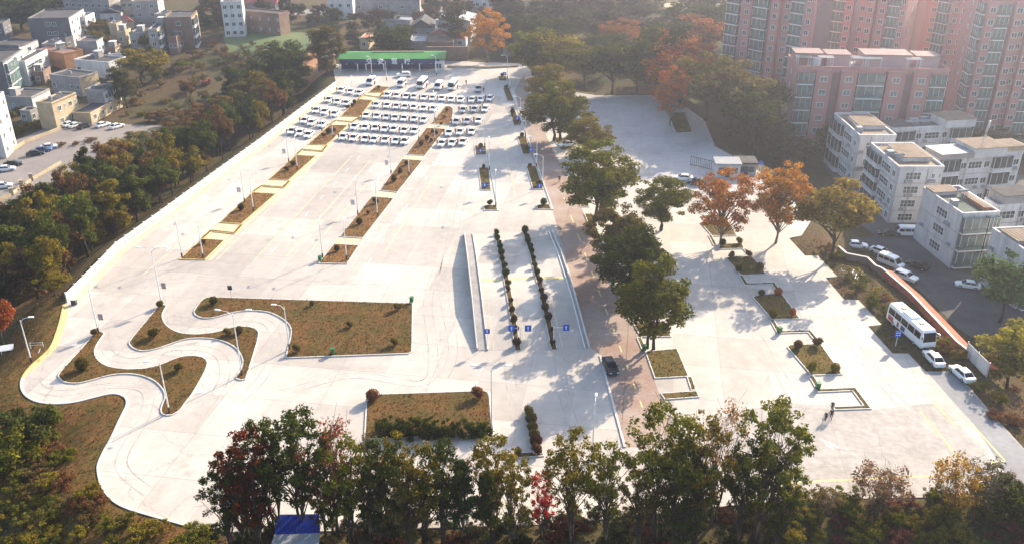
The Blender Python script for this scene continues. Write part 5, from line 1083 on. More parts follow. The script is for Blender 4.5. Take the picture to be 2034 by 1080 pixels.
# brick wall above the courtyard
WP = [(1664, 500), (1680, 514), (1721, 522), (1737, 538), (1751, 544), (1807, 593), (1898, 690), (1960, 740)]
wp = GP(WP); o = thing("brick_wall", "red tiled retaining wall with a white edge above the courtyard", "wall", (*wp[0], 0))
for i, (a, c) in enumerate(zip(wp, wp[1:])):
    a = a - wp[0]; c = c - wp[0]; e = (c - a).normalized(); nr = Vector((e.y, -e.x)); nr = nr if nr.x > 0 else -nr
    b = MB(); b.seg((*a, -6.5), (*c, -6.5), .35, 7.6); b.build("wall", 'tile_red' if i >= 4 else 'brick_brown', o); b = MB(); b.seg((*(a - nr * .0), 1.102), (*c, 1.102), .42, .10); b.build("coping", 'kerb', o)
    if i >= 4:
        b = MB(); q0, q1 = a + nr * .3, c + nr * .3; r0_, r1_ = a + nr * 2.0, c + nr * 2.0; b.add([(*q0, .95), (*q1, .95), (*r1_, .45), (*r0_, .45), (*q0, .75), (*q1, .75), (*r1_, .25), (*r0_, .25)], [(0, 1, 2, 3), (7, 6, 5, 4), (0, 4, 5, 1), (1, 5, 6, 2), (2, 6, 7, 3), (3, 7, 4, 0)]); b.build("tiled_ledge", 'tile_red', o)
a = G(1916, 705).to_2d(); c = G(1958, 748).to_2d(); o = thing("hoarding", "white painted panel boards standing behind the parked white saloons", "hoarding", (*a, 0), math.atan2((c - a).y, (c - a).x)); L = (c - a).length
for k in range(2): b = MB(); b.box((L * (.25 + .5 * k), 0, 1.2), (L * .48, .08, 2.3)); b.build("panel", 'tile_white', o)
for k in range(3): b = MB(); b.box((L * .5 * k, .1, 1.2), (.1, .1, 2.5)); b.build("post", 'steel', o)
# ------------------------------------------------------------------ training cars and their instructors
HD = LANE + math.pi
ROWS = [[(820, 282), (965, 292), (1115, 303), (1232, 308), (1385, 322), (1520, 330), (1655, 340)], [(655, 435), (815, 447), (960, 460), (1095, 467), (1230, 475), (1380, 487), (1530, 495)],
        [(490, 605), (655, 615), (805, 628), (940, 637), (1080, 647), (1230, 658), (1380, 668)], [(310, 775), (480, 787), (630, 798), (780, 810), (920, 818), (1085, 830), (1235, 842)], [(135, 940), (295, 952), (475, 965), (620, 975), (780, 988), (950, 997), (1085, 1002)]]
RR = [[(360, 440), (490, 445), (640, 450), (765, 440), (885, 430)], [(525, 587), (675, 580), (820, 572)], [(430, 745), (580, 738), (730, 730)], [(330, 897), (480, 888), (635, 882)], [(235, 1043), (375, 1035), (515, 1027)]]
LL = [[(885, 203), (1020, 233), (1155, 253)], [(690, 357), (825, 383), (960, 407)], [(500, 515), (620, 545), (775, 577)], [(315, 680), (430, 712), (585, 742)], [(120, 842), (245, 870), (370, 905)]]
ORD = ["first", "second", "third", "fourth", "fifth"]
def park(px, lab, grp, silver=False, glab=None):
    p = G(*px).to_2d() + dl * (2.25 + random.uniform(-.25, .25)); q = Vector((p.x, p.y, .004)); put(trainer_s if silver else trainer, q, HD + random.uniform(-.06, .06), lab, grp)
    if glab:
        s = p + dn_ * random.uniform(1.2, 1.4) - dl * random.uniform(.1, .7); person('red' if random.random() < .72 else 'black', (s.x, s.y, .004), HD + random.uniform(-.4, .4), glab, "instructors standing beside the training cars", random.uniform(1.62, 1.76))
for i in range(5):
    for x, y in zoom(ROWS[i], 660, 160, 1697 / 220): park((x, y), f"white training car in the middle block, {ORD[i]} row counted from the green roofed shed", f"middle block training cars, {ORD[i]} row", False, f"person standing by a middle block car, {ORD[i]} row from the shed")
    for k, (x, y) in enumerate(zoom(RR[i], 840, 140, 6.75)):
        sv = i in (1, 2) and k < 2
        park((x, y), (f"silver grey training car in the {ORD[i]} row from the shed, beside the rightmost bed" if sv else f"white training car right of the kerbed beds, {ORD[i]} row counted from the green roofed shed"), ("silver training cars" if sv else f"right block training cars, {ORD[i]} row"), sv, f"standing person beside a car right of the kerbed beds, {ORD[i]} row from the shed")
    for x, y in zoom(LL[i], 560, 160, 7.715): park((x, y), f"white training car beside the white fence, {ORD[i]} row counted from the green roofed shed", f"fence side training cars, {ORD[i]} row", False, f"standing person beside a car along the white fence, {ORD[i]} row from the shed")
def front(px, proto, L, lab, z=.004): p = G(*px).to_2d() + dl * (L / 2); put(proto, (p.x, p.y, z), HD, lab); return p
for (px, pr, L, lab) in ((zoom([(710, 632)], 640, 90, 7.715)[0], van, 5.2, "white van parked by the yellow kerbed bed before the green roofed shed"), (zoom([(1185, 662)], 640, 90, 7.715)[0], van, 5.2, "white van between the white suv and the cars, left of the minibuses"), (zoom([(1495, 684)], 640, 90, 7.715)[0], minibus, 7, "white minibus parked between two white vans"),
                         (zoom([(1755, 702)], 640, 90, 7.715)[0], van, 5.2, "white van parked between the two white minibuses"), (zoom([(375, 284)], 840, 140, 6.75)[0], minibus, 7, "white minibus nearest the walking person at the head of the lot"), (zoom([(735, 308)], 840, 140, 6.75)[0], pickup, 5.2, "silver pickup truck parked alone right of the minibuses")):
    p = front(px, pr, L, lab); s = p - dn_ * 1.6 - dl * 1.2; person('red', (s.x, s.y, .004), HD, "person in red jacket at the flank of a van, minibus or pickup", "people beside the vans and minibuses", 1.7)
p = G(*zoom([(1245, 492)], 640, 90, 7.715)[0]); put(suv, (p.x, p.y + .6, .004), math.pi + .1, "white suv parked side-on in front of the green roofed shed")
person('black', (*G(926, 169).to_2d(), .004), 1.0, "person walking alone on the open concrete near the minibuses")
# single cars
def face(a, b, z=0): A = G(*a, z); B = G(*b, z); return math.atan2(B.y - A.y, B.x - A.x)
p = G(1213, 738); put(sed_k, (p.x, p.y + .8, .012), face((1204, 715), (1222, 752)), "black saloon car driving on the leaf strewn road beside the tree row")
p = G(1126, 291); put(sed_w, (p.x, p.y, .004), R(200), "white car half hidden under the trees by the leaf strewn road")
p = G(1356, 358); put(sed_w, (p.x, p.y, .004), R(170), "white car beside the guard hut of the right hand yard")
p = G(1384, 366); put(sed_k, (p.x, p.y, .004), R(165), "black car in front of the white car by the guard hut")
p = G(1790, 668); put(coach, (p.x + 1.5, p.y + .6, TZ(p.x, p.y) + .03), R(-80), "white coach with red graphics parked on the grass strip")
def out(proto, px, rz, lab, grp=None, z=None):
    p = on_terrain(*px) if z is None else G(*px, z); put(proto, (p.x, p.y, TZ(p.x, p.y) + .07 if lot_dist(np.array([p.x]), np.array([p.y]))[0] > 0 else .004), rz, lab, grp)
out(sed_w, (1853, 718), face((1863, 729), (1838, 701)), "white saloon parked on the grass just before the coach")
out(sed_w, (1909, 748), face((1925, 760), (1893, 732)), "white saloon parked at the end of the painted boards")
for k, (px, pr, lab) in enumerate((((139, 251), sed_w, "white car at the left end of the row below the two storey tan house"), ((152, 253), sed_w, "second white car in the row below the two storey tan house"), ((168, 255), sed_k, "black car in the row below the two storey tan house"), ((205, 252), sed_w, "white car left of the last car in the row under the red awnings"), ((233, 255), sed_w, "white car at the right end of the row by the weedy plot"))): out(pr, px, R(62), lab)
for px, pr, lab in (((71, 309), sed_k, "black car at the end of the trio in the lower car park"), ((86, 302), sed_b, "blue car in the middle of the trio in the lower car park"), ((99, 296), sed_w, "white car at the head of the trio in the lower car park"), ((27, 330), sed_k, "black car behind the white car at the left edge of the lower car park"), ((13, 340), sed_w, "white car by the yellow line at the left edge of the lower car park"), ((6, 374), sed_w, "white car next to the tan barrier in the lower car park")): out(pr, px, R(22), lab)
for px, pr, rz, lab in (((1794, 468), van, 175, "pale van parked below the flats with the mast"), ((1765, 468), sed_k, 170, "black car beside the pale van in the courtyard"), ((1748, 505), sed_w, -50, "white car at the top of the line behind the red tiled wall"), ((1768, 528), van, -55, "white van behind the red tiled wall"), ((1797, 555), suv, -50, "white suv in the line behind the red tiled wall"), ((1822, 532), sed_k, 130, "dark car in the middle of the courtyard"), ((1921, 571), sed_w, 160, "white car beside the courtyard tree"), ((1700, 492), sed_w, -10, "white car at the corner of the courtyard wall")): out(pr, px, R(rz), lab)
for k, x in enumerate((713, 731, 759, 786, 806, 824)): out((sed_w, sed_k, sed_w, sed_s, sed_w, sed_s)[k], (x, 20 - k * 1.4), R(5), ("white", "black", "white", "silver", "white", "silver")[k] + " car in the far row before the long white building, " + ("first", "second", "third", "fourth", "fifth", "last")[k] + " from the playing field", "cars parked along the far street", 0)
for k, x in enumerate((924, 940, 975)): out((sed_w, sed_s, sed_k)[k], (x, 11 + k), R(4), ("white", "silver", "black")[k] + " car on the far street above the orange tree", None, 0)
# walkers
person('black', (*G(1639, 835).to_2d(), .004), R(-130), "person in dark clothes walking, the shorter of the pair on the right hand bays", None, 1.55)
person('black', (*G(1650, 832).to_2d(), .004), R(-120), "taller person in dark clothes walking beside the shorter one on the bays", None, 1.75)
person('black', (*G(1652, 815).to_2d(), .004), R(-110), "person in dark clothes standing behind the walking pair at the bed end", None, 1.65)
person('black', (*G(1111, 362).to_2d(), .010), R(-80), "person in dark clothes walking on the leaf strewn road", None, 1.75)
for k, (x, y) in enumerate(((1062, 238), (1068, 237), (1074, 240))): person(('black', 'red', 'black')[k], (*G(x, y).to_2d(), .010), R(-60 + 40 * k), "person standing in the small group on the road under the far trees", "group of people on the road", 1.7)

# ------------------------------------------------------------------ lamps
def L0(px, z=0.13): p = G(*px); p.z = z; return p
W_ = math.pi
for px, h, arms, lab, grp, pan in (((322, 607), 10.3, (R(175), R(5)), "double armed lamp with a display panel at the tip of the middle curved bed", None, 1), ((481, 745), 10.3, (R(170), R(10)), "double armed lamp on the rounded tip between the two curved beds", None, 0), ((977, 862), 10.2, (R(175), R(5)), "double armed lamp at the corner of the bed by the foreground trees", None, 0),
                                   ((196, 661), 7.8, (R(80),), "single lamp with a display panel at the tip of the lowest curved bed", None, 1), ((575, 694), 7.4, (R(178),), "single lamp at the lower left corner of the big square bed", None, 0), ((337, 820), 8.2, (R(200),), "single lamp on the rounded foot of the lowest curved bed", None, 0), ((63, 719), 7.3, (R(10),), "single lamp on the lawn outside the curved lane", None, 0),
                                   ((1176, 914), 8.5, (R(80),), "single lamp among the foreground trees beside the road kerb", None, 0)):
    lamp(L0(px) if px[0] != 63 else on_terrain(*px), h, arms, lab, grp, pan, 1.9 if len(arms) == 2 else 1.2, 0, R(0 if px[0] != 196 else 0))
for px in ((362, 512), (404, 513), (486, 402), (504, 420), (574, 323), (591, 338), (662, 276), (640, 262), (702, 208)): lamp(L0(px), 7.5, (R(90 + random.uniform(-20, 20)),), "slim lamp on the row of yellow kerbed beds", "lamps on the yellow kerbed beds", 1 if px in ((486, 402), (574, 323)) else 0, 1.0, 0, math.pi)
for px in ((641, 513), (689, 516), (711, 427), (750, 431), (777, 346), (813, 350), (832, 279), (864, 282), (864, 240)): lamp(L0(px), 7.4, (R(90 + random.uniform(-20, 20)),), "slim lamp on the row of beds between the middle and right car blocks", "lamps on the middle row of beds", 1 if px in ((711, 427), (777, 346)) else 0, 1.0, 0, math.pi)
for px in ((963, 292), (972, 338), (985, 410), (958, 212)): lamp(L0(px, 0 if px[1] == 212 else .13), 7.2, (R(90),), "slim lamp along the narrow beds beside the open lane", "lamps along the narrow lane beds", 0, 1.0)
for px in ((1013, 178), (1034, 247), (1044, 272), (1054, 300), (1066, 333), (1008, 158), (1078, 372)): lamp(L0(px), 7.2, (R(180),), "slim lamp on the beds beside the leaf strewn road", "lamps on the roadside beds", 0, 1.3)
for px in ((739, 152), (768, 160), (867, 150)): lamp(L0(px, 0), 6.0, (R(160),), "short lamp in front of the green roofed shed", "lamps before the shed", 0, .9)
# notice board on the big bed
p = L0((460, 594)); o = thing("notice_board", "small grey notice board on a post at the edge of the big square bed", "sign", p); b = MB(); b.tube([(0, 0, -.1), (0, 0, 2.0)], .04, 6); b.build("post", 'steel', o); b = MB(); b.box((0, -.05, 2.1), (.75, .05, .8)); b.build("panel", 'pane', o)
p = on_terrain(14, 700); o = thing("notice_board", "tilted white board lying on a stand in the lawn at the left edge", "sign", p, R(20)); b = MB()
for s in (-.8, .8): b.tube([(s, 0, -.1), (s, .1, .9)], .05, 5)
b.build("leg", 'steel', o); b = MB(); b.add([(-1.1, -.5, .7), (1.1, -.5, .7), (1.1, .5, 1.2), (-1.1, .5, 1.2), (-1.1, -.5, .62), (1.1, -.5, .62), (1.1, .5, 1.12), (-1.1, .5, 1.12)], [(0, 1, 2, 3), (7, 6, 5, 4), (0, 4, 5, 1), (1, 5, 6, 2), (2, 6, 7, 3), (3, 7, 4, 0)]); b.build("panel", 'white_paint', o)
# white rails on the lawn by the left lamp
p = on_terrain(72, 690); o = thing("rail", "thin white double rail on the lawn beside the left lamp", "rail", p, R(5)); b = MB()
for z in (.5, .9): b.tube([(-.9, 0, z), (1.2, 0, z)], .035, 5)
b.build("bars", 'white_steel', o)
b = MB()
for x in (-.8, 1.1): b.tube([(x, 0, -.1), (x, 0, .95)], .035, 5)
b.build("post", 'white_steel', o)
# blue signs: ramp, lane beds, right-hand bays
def rp(s, t): p = ramp_pt(s, t, .1); return p
blue_sign(rp(.100, .02) + Vector((0, 0, 0)), 3.0, "blue arrow sign at the foot of the ramp walkway", .85, .85)
blue_sign(rp(.365, .02), 3.4, "blue sign left of the first hedge median at the ramp foot", 1.0, 1.1, -.9); blue_sign(rp(.39, .02), 3.4, "blue sign right of the first hedge median at the ramp foot", 1.0, 1.1, 1.2); blue_sign(rp(.683, .02), 3.4, "blue sign on an arm from the second hedge median at the ramp foot", 1.0, 1.1, 1.9)
for px, arm, lab in (((966, 320), -1.4, "blue sign at the end of the uppermost narrow lane bed"), ((974, 390), -1.2, "blue sign below the middle narrow lane bed"), ((1066, 318), -1.4, "blue sign on an arm over the roadside bed near the person"), ((1086, 392), -1.6, "blue sign over the foot of the roadside beds"), ((1036, 254), -1.2, "blue sign over the upper roadside bed"), ((1006, 163), -.6, "blue sign at the uppermost roadside bed")):
    blue_sign(L0(px, 0), 2.9, lab, .95, 1.0, arm)
blue_sign(on_terrain(1779, 687), 2.5, "blue parking sign with white legend beside the coach", 1.0, 1.1, 0, 'legend')
p = L0((1505, 350), 0); o = thing("traffic_sign", "round blue sign on leaning white rails by the guard hut", "sign", p); b = MB(); b.tube([(-.5, 0, 0), (.3, 0, 3)], .05, 5); b.tube([(.4, 0, 0), (.5, 0, 3)], .05, 5); b.build("post", 'white_steel', o); b = MB(); b.tube([(.4, -.06, 3.2), (.4, 0, 3.2)], .55, 16); b.build("panel", 'sign_blue', o)
# bins
for px, z, lab in (((818, 601), .13, "green wheelie bin at the upper right corner of the big square bed"), ((661, 703), .13, "green wheelie bin at the lower edge of the big square bed"), ((1548, 661), .13, "green wheelie bin on the bend of the third bay bed chain"), ((1624, 772), .13, "green wheelie bin on the bend below the largest bay bed"), ((636, 519), .13, "green wheelie bin at the foot of the middle row of beds"), ((1279, 697), .13, "green wheelie bin at the trunk beside the road bed"), ((1217, 567), 0, "green wheelie bin at the roadside under the tree row")): bin_(L0(px, z), lab, random.uniform(-.3, .3))
p = G(148, 604); o = thing("junction_box", "small dark equipment box at the near end of the white fence", "box", (p.x, p.y, 0)); b = MB(); b.box((0, 0, .45), (.8, .6, .9)); b.build("case", 'dark_steel', o); b = MB(); b.box((0, 0, .93), (.9, .7, .06)); b.build("lid", 'steel', o)

# ------------------------------------------------------------------ shrubs
for px, r in ((zoom([(1640, 285)], 0, 530, K4)[0], .75), (zoom([(465, 300)], 500, 530, K4)[0], .5), (zoom([(755, 460)], 500, 530, K4)[0], .6), (zoom([(1115, 330)], 500, 530, K4)[0], .75), (zoom([(1100, 600)], 500, 530, K4)[0], .7), (zoom([(350, 650)], 500, 530, K4)[0], .7)): ball(L0(px, .1), r, MIX, "round shrub standing on the big square bed", "shrubs on the big square bed")
for px, r in ((zoom([(1180, 545)], 0, 530, K4)[0], 1.0), (zoom([(1225, 312)], 0, 530, K4)[0], .7), (zoom([(1835, 512)], 0, 530, K4)[0], .65), (zoom([(1750, 520)], 0, 530, K4)[0], .7)): ball(L0(px, .1), r, MIX, "round shrub on the middle curved bed", "shrubs on the middle curved bed")
for px, r in ((zoom([(640, 790)], 0, 530, K4)[0], 1.0), (zoom([(725, 528)], 0, 530, K4)[0], .7), (zoom([(1370, 800)], 0, 530, K4)[0], .8)): ball(L0(px, .1), r, MIX, "round shrub on the lowest curved bed", "shrubs on the lowest curved bed")
for px in zoom([(655, 925), (825, 720), (890, 640), (950, 560), (1090, 392), (1140, 330), (1185, 268), (1297, 118), (1345, 72), (1385, 18)], 500, 260, K4) + [(857, 283), (866, 268), (876, 250), (882, 236), (888, 222)]: ball(L0(px, .1), random.uniform(.45, .7), (.06, .045, .02), "dark round shrub on the middle row of beds", "shrubs on the middle row of beds")
for px in zoom([(1850, 610), (1560, 870)], 0, 260, K4) + zoom([(270, 308), (318, 270), (550, 52), (590, 22)], 500, 260, K4) + [(690, 217), (704, 208), (700, 213), (752, 177), (664, 262)]: ball(L0(px, .1), random.uniform(.45, .75), (.06, .045, .02), "dark round shrub on the yellow kerbed beds", "shrubs on the yellow kerbed beds")
for px in ((961, 336), (966, 372), (973, 409), (955, 294), (1052, 333), (1071, 370), (1080, 408), (1037, 273), (1047, 300), (1018, 221), (1030, 243), (1006, 177), (998, 153), (1018, 228)): ball(L0(px, .1), random.uniform(.5, .75), DKGREEN, "dark clipped shrub on the narrow beds along the lanes", "shrubs on the narrow lane beds")
for s in (.365, .683):
    for k in range(15):
        p = ramp_pt(s, .03 + .95 * k / 14, .11); ball(p + Vector((random.uniform(-.12, .12), random.uniform(-.5, .5), 0)), random.uniform(.40, .72), (.075, .045, .022) if k < 6 else DKGREEN, "clipped shrub in the " + ("left" if s < .5 else "right") + " hedge median of the ramp", ("left" if s < .5 else "right") + " ramp hedge")
for t in np.linspace(.03, .97, 6): p = G(1051 + 17 * t, 823 + 80 * t); ball((p.x, p.y, .1), random.uniform(.7, .85), (.12, .05, .03) if t > .6 else MIX, "round shrub in the short strip below the ramp lanes", "shrubs in the short strip")
ball(L0((1030, 905), .1), .6, MIX, "single round shrub by the low kerb behind the foreground trees", None)
for px in ((741, 795), (950, 790)): ball(L0(px, .1), .95, (.17, .07, .035), "reddish shrub at an upper corner of the bed by the foreground trees", "corner shrubs")
for px, c in (((1436, 489), DKGREEN), ((1469, 485), OLIVE), ((1453, 513), BROWN), ((1487, 510), BROWN), ((1467, 540), DKGREEN), ((1508, 538), BROWN), ((1511, 588), DKGREEN), ((1545, 586), RUST), ((1535, 630), OLIVE), ((1574, 628), RUST), ((1584, 692), BROWN), ((1622, 688), BROWN), ((1612, 738), YELLOWG), ((1658, 738), OLIVE)): ball(L0(px, .1), random.uniform(.65, .85), c, "shrub at a corner of the staggered bay beds", "shrubs on the bay beds")

# ------------------------------------------------------------------ trees of the middle row
T = "trees"
for kind, bx, by, ty, w, col, lab in (('camphor1', 1292, 694, 500, 150, GREEN, "broad evergreen tree by the green bin, lowest of the row beside the road"), ('camphor2', 1248, 606, 452, 150, DKGREEN, "dark evergreen tree next up the row from the lowest one beside the road"), ('camphor3', 1216, 545, 405, 120, MIX, "brownish evergreen tree leaning over the road beds mid row"),
                                     ('camphor1', 1183, 440, 278, 165, GREEN, "largest evergreen tree with two bare stems beside the road"), ('camphor3', 1310, 462, 346, 118, GREEN, "airy evergreen tree between the largest evergreen and the orange tree"), ('camphor2', 1165, 312, 232, 100, OLIVE, "small pale evergreen tree above the largest evergreen"),
                                     ('camphor1', 1108, 284, 162, 140, GREEN, "round evergreen tree over the white car by the road"), ('camphor2', 1086, 226, 126, 90, OLIVE, "olive evergreen tree at the upper end of the roadside row"), ('camphor3', 1268, 560, 462, 90, DKGREEN, "narrow dark tree squeezed behind the brownish roadside tree"),
                                     ('plane1', 1430, 489, 334, 125, (.44, .165, .036), "orange plane tree rooted at the bay bed with a spreading crown"), ('plane2', 1539, 487, 309, 125, ORANGE, "bright orange plane tree standing alone on the open concrete"), ('forest3', 1650, 512, 352, 145, (.24, .165, .028), "olive brown tree beside the bright orange plane tree"),
                                     ('plane1', 968, 125, 15, 84, ORANGE, "tall orange tree behind the garden wall at the head of the lot"), ('forest1', 780, 120, 45, 86, DKGREEN, "round dark tree directly behind the green roofed shed"), ('forest2', 655, 150, 45, 70, MIX, "tall leaning tree at the left end of the green roofed shed"), ('far2', 902, 90, 0, 55, (.09, .075, .03), "tall thin tree in front of the blue-grey warehouse"),
                                     ('forest1', 573, 165, 72, 80, DKGREEN, "dark tree standing above the others below the playing field"), ('forest3', 1985, 640, 500, 120, (.09, .15, .035), "leafy green tree in the courtyard before the pale grey flats"), ('forest1', 2000, 775, 628, 130, (.24, .20, .025), "yellowish green tree on the brown bank by the boards"),
                                     ('forest3', 285, 170, 92, 95, OLIVE, "spreading olive tree at the weedy plot below the cream house"), ('forest2', 250, 215, 130, 70, (.09, .08, .03), "olive shrubby tree beside the low white house"), ('forest3', 195, 70, 38, 60, MIX, "small tree between the village houses"), ('forest1', 45, 60, -5, 110, DKGREEN, "dark evergreen clump above the village at the far left"), ('far1', 110, 25, -30, 120, DKGREEN, "dark trees on the rise behind the big grey concrete house"),
                                     ('forest3', 285, 300, 258, 75, (.17, .14, .05), "pale yellow bush-like tree at the corner of the lower car park")):
    tree_px(kind, bx, by, ty, w, col, lab)
# upper right grove
g2 = random.Random(3)
for bx, by, ty, w, col in ((1060, 150, 50, 110, GREEN), (1110, 160, 60, 110, OLIVE), (1160, 175, 85, 110, GREEN), (1215, 185, 82, 110, DKGREEN), (1265, 185, 85, 100, GREEN), (1130, 130, 60, 100, DKGREEN), (1200, 130, 60, 90, DKGREEN), (1300, 190, 45, 110, DKGREEN), (1330, 130, 40, 100, DKGREEN), (1400, 240, 100, 130, OLIVE), (1450, 265, 115, 140, MIX), (1490, 285, 170, 120, DKGREEN), (1520, 250, 150, 90, DKGREEN), (1180, 85, 18, 120, (.07, .065, .03)), (1250, 80, 10, 120, (.07, .06, .035)), (1080, 100, 30, 110, DKGREEN), (1040, 85, 20, 80, DKGREEN), (1120, 55, -15, 130, (.07, .06, .04)), (1220, 40, -25, 150, (.08, .07, .04)), (1380, 85, 5, 120, DKGREEN), (1420, 60, -5, 90, DKGREEN)):
    tree_px('far1' if by < 140 else g2.choice(('forest1', 'forest3')), bx, by, ty, w, col, {GREEN: "mid green", OLIVE: "olive", DKGREEN: "dark green", MIX: "brownish green"}.get(col, "dull hazy green") + " tree in the grove between the road head and the pink towers", {GREEN: "mid green", OLIVE: "olive", DKGREEN: "dark green", MIX: "brownish green"}.get(col, "dull hazy green") + " trees of the upper right grove", 0)
for bx, by, ty, w, col in ((1345, 215, 90, 120, RUST), (1375, 180, 85, 110, (.34, .09, .03)), (1340, 165, 52, 90, (.36, .13, .04)), (1395, 110, 28, 90, (.34, .13, .04)), (1232, 115, 37, 90, (.33, .13, .04)), (1330, 250, 130, 70, RUST)):
    tree_px(g2.choice(('forest3', 'plane1', 'forest1')), bx, by, ty, w * 1.1, col, "rust orange tree in the grove before the pink towers", "rust orange trees of the grove", 0)
for bx, by, ty, w in ((1560, 330, 262, 70), (1600, 330, 270, 60), (1640, 300, 235, 60), (1660, 270, 205, 60), (1530, 310, 225, 80), (1930, 300, 255, 60), (1985, 305, 258, 70), (1870, 290, 225, 70), (2030, 330, 280, 70)):
    tree_px('forest1', bx, by, ty, w, DKGREEN, "dark tree at the foot of the pink blocks", "dark trees at the foot of the pink blocks", -6)
# wooded slope left of the fence
KND = ['forest1', 'forest2', 'forest3']; SL = []
def poly_has(poly, x, y):
    c = False
    for i in range(len(poly)):
        (x0, y0), (x1, y1) = poly[i - 1], poly[i]
        if (y0 > y) != (y1 > y) and x < (x1 - x0) * (y - y0) / (y1 - y0) + x0: c = not c
    return c
def scatter(poly, n, mind, zg, seed):
    g = random.Random(seed); pts = []; x0, x1 = min(p[0] for p in poly), max(p[0] for p in poly); y0, y1 = min(p[1] for p in poly), max(p[1] for p in poly); tries = 0
    while len(pts) < n and tries < n * 200:
        tries += 1; x = g.uniform(x0, x1); y = g.uniform(y0, y1)
        if not poly_has(poly, x, y): continue
        p = G(x, y, zg)
        if any((p.x - q.x) ** 2 + (p.y - q.y) ** 2 < mind * mind for q in pts): continue
        pts.append(p)
    return pts
slope = [(-60, 610), (110, 600), (215, 490), (310, 418), (410, 345), (505, 275), (600, 205), (590, 180), (515, 215), (440, 275), (360, 318), (300, 345), (215, 375), (130, 430), (40, 480), (-60, 500)]
for p in scatter(slope, 84, 3.8, -4, 5):
    z = TZ(p.x, p.y); r = random.random(); c, lab = (((.075, .088, .014), "mid green tree on the wooded slope below the white fence") if r < .34 else (DKGREEN, "dark green tree on the wooded slope below the white fence") if r < .58 else (OLIVE, "olive tree on the wooded slope below the white fence") if r < .80 else (BROWN, "brown leaved tree on the wooded slope below the white fence"))
    far = p.y > 185; plant(random.choice(KND), (p.x, p.y, z), random.uniform(9.5, 14.5) if not far else random.uniform(9, 15), random.uniform(6.5, 10), c, lab, lab.split(" on ")[0] + "s of the slope")
for px in ((480, 245), (500, 225), (455, 270), (520, 200), (545, 185), (470, 215), (565, 190), (440, 300), (590, 185)): tree_px('forest2', px[0], px[1], px[1] - 85, 62, random.choice((DKGREEN, MIX)), "tall dark tree in the stand near the far end of the white fence", "tall stand by the fence end")
for px in ((330, 330), (360, 305), (390, 290), (375, 330), (400, 270), (345, 350)): tree_px('forest3', px[0], px[1], px[1] - 68, 72, BROWN, "brown leaved tree by the shaded end of the lower car park", "brown trees by the lower car park")
# background trees
def wood(poly, n, mind, zg, seed, cols, lab, grp, hh=(7, 12), ww=(6, 10), kinds=('far1', 'far2')):
    for p in scatter(poly, n, mind, zg, seed): plant(random.choice(kinds), (p.x, p.y, TZ(p.x, p.y)), random.uniform(*hh), random.uniform(*ww), random.choice(cols), lab, grp)
DIM = ((.06, .06, .03), (.075, .06, .035), (.05, .058, .022), (.085, .055, .035))
wood([(1000, 2), (1440, -6), (1440, 40), (1300, 48), (1000, 62)], 34, 8, 0, 31, DIM, "hazy tree in the far wood along the upper edge", "far wood trees")
wood([(840, 30), (1030, 40), (1040, 115), (1000, 105), (950, 60), (850, 48)], 14, 7, 0, 32, DIM, "tree among the sheds behind the orange tree", "trees behind the orange tree")
wood([(400, 26), (640, 30), (640, 52), (560, 50), (480, 64), (400, 60)], 22, 7, 0, 33, DIM, "tree along the far side of the playing field", "trees beyond the playing field", (5, 9), (5, 9))
wood([(640, 40), (860, 42), (850, 80), (700, 95), (640, 80)], 16, 7, 0, 34, DIM, "tree among the ruins behind the green roofed shed", "trees behind the shed", (4, 8), (5, 8))
wood([(0, 20), (110, -5), (260, -5), (250, 8), (60, 30), (0, 50)], 16, 7, -1, 35, (DKGREEN, (.05, .055, .025)), "dark tree on the rise behind the village", "trees on the rise behind the village")
wood([(150, 60), (240, 70), (330, 95), (300, 128), (240, 120), (150, 108)], 9, 6, -4, 36, (OLIVE, MIX, GREEN), "garden tree between the village houses", "village garden trees", (4, 7), (4, 7), ('forest3', 'forest1'))
wood([(1440, 20), (1530, 190), (1560, 300), (1500, 320), (1430, 250)], 14, 6, -3, 37, (DKGREEN, (.05, .055, .025)), "dark tree on the shaded edge between the yard and the pink blocks", "shaded trees by the pink blocks", (8, 12), (6, 9), ('forest1', 'forest3'))
wood([(245, 250), (300, 140), (400, 120), (440, 150), (420, 235), (330, 275)], 7, 5, -5, 38, (OLIVE, MIX, BROWN, GREEN), "scrubby small tree on the overgrown plot beside the village", "scrub trees of the plot", (3, 6), (4, 7), ('forest3', 'forest1'))
# weedy plot shrubs
for p in scatter([(245, 225), (300, 130), (420, 120), (560, 130), (600, 165), (480, 190), (420, 250), (320, 245)], 60, 3.0, -5, 9):
    plant(random.choice(('bush1', 'bush2')), (p.x, p.y, TZ(p.x, p.y)), random.uniform(1.2, 3.2), random.uniform(3, 6), random.choice((OLIVE, BROWN, (.12, .09, .03), GREEN)), "low weedy shrub on the overgrown plot beside the village", "weeds on the overgrown plot", 'shrub', 'shrub')
for p in scatter([(380, 118), (420, 92), (620, 108), (650, 125), (560, 135), (450, 128)], 30, 3.0, -2, 10):
    plant('bush2', (p.x, p.y, TZ(p.x, p.y)), random.uniform(1, 2.4), random.uniform(3, 6), random.choice(((.18, .08, .04), BROWN)), "reddish brown bush on the bank below the playing field", "bushes below the playing field", 'shrub', 'shrub')
for x, y in ((10, 280), (25, 270), (40, 262), (70, 255), (20, 235), (40, 225), (95, 240), (115, 245), (8, 300)): tree_px('bush1', x, y, y - 16, 30, random.choice((GREEN, OLIVE)), "garden bush at the foot of the village houses", "garden bushes of the village", None, 'shrub', 'shrub')
for x, y, w in ((120, 292, 26), (178, 283, 34), (205, 299, 44), (150, 290, 20)): tree_px('bush2', x, y, y - 9, w, BROWN, "dry brown bush on the islands of the lower car park", "bushes in the lower car park", -6, 'shrub', 'shrub')
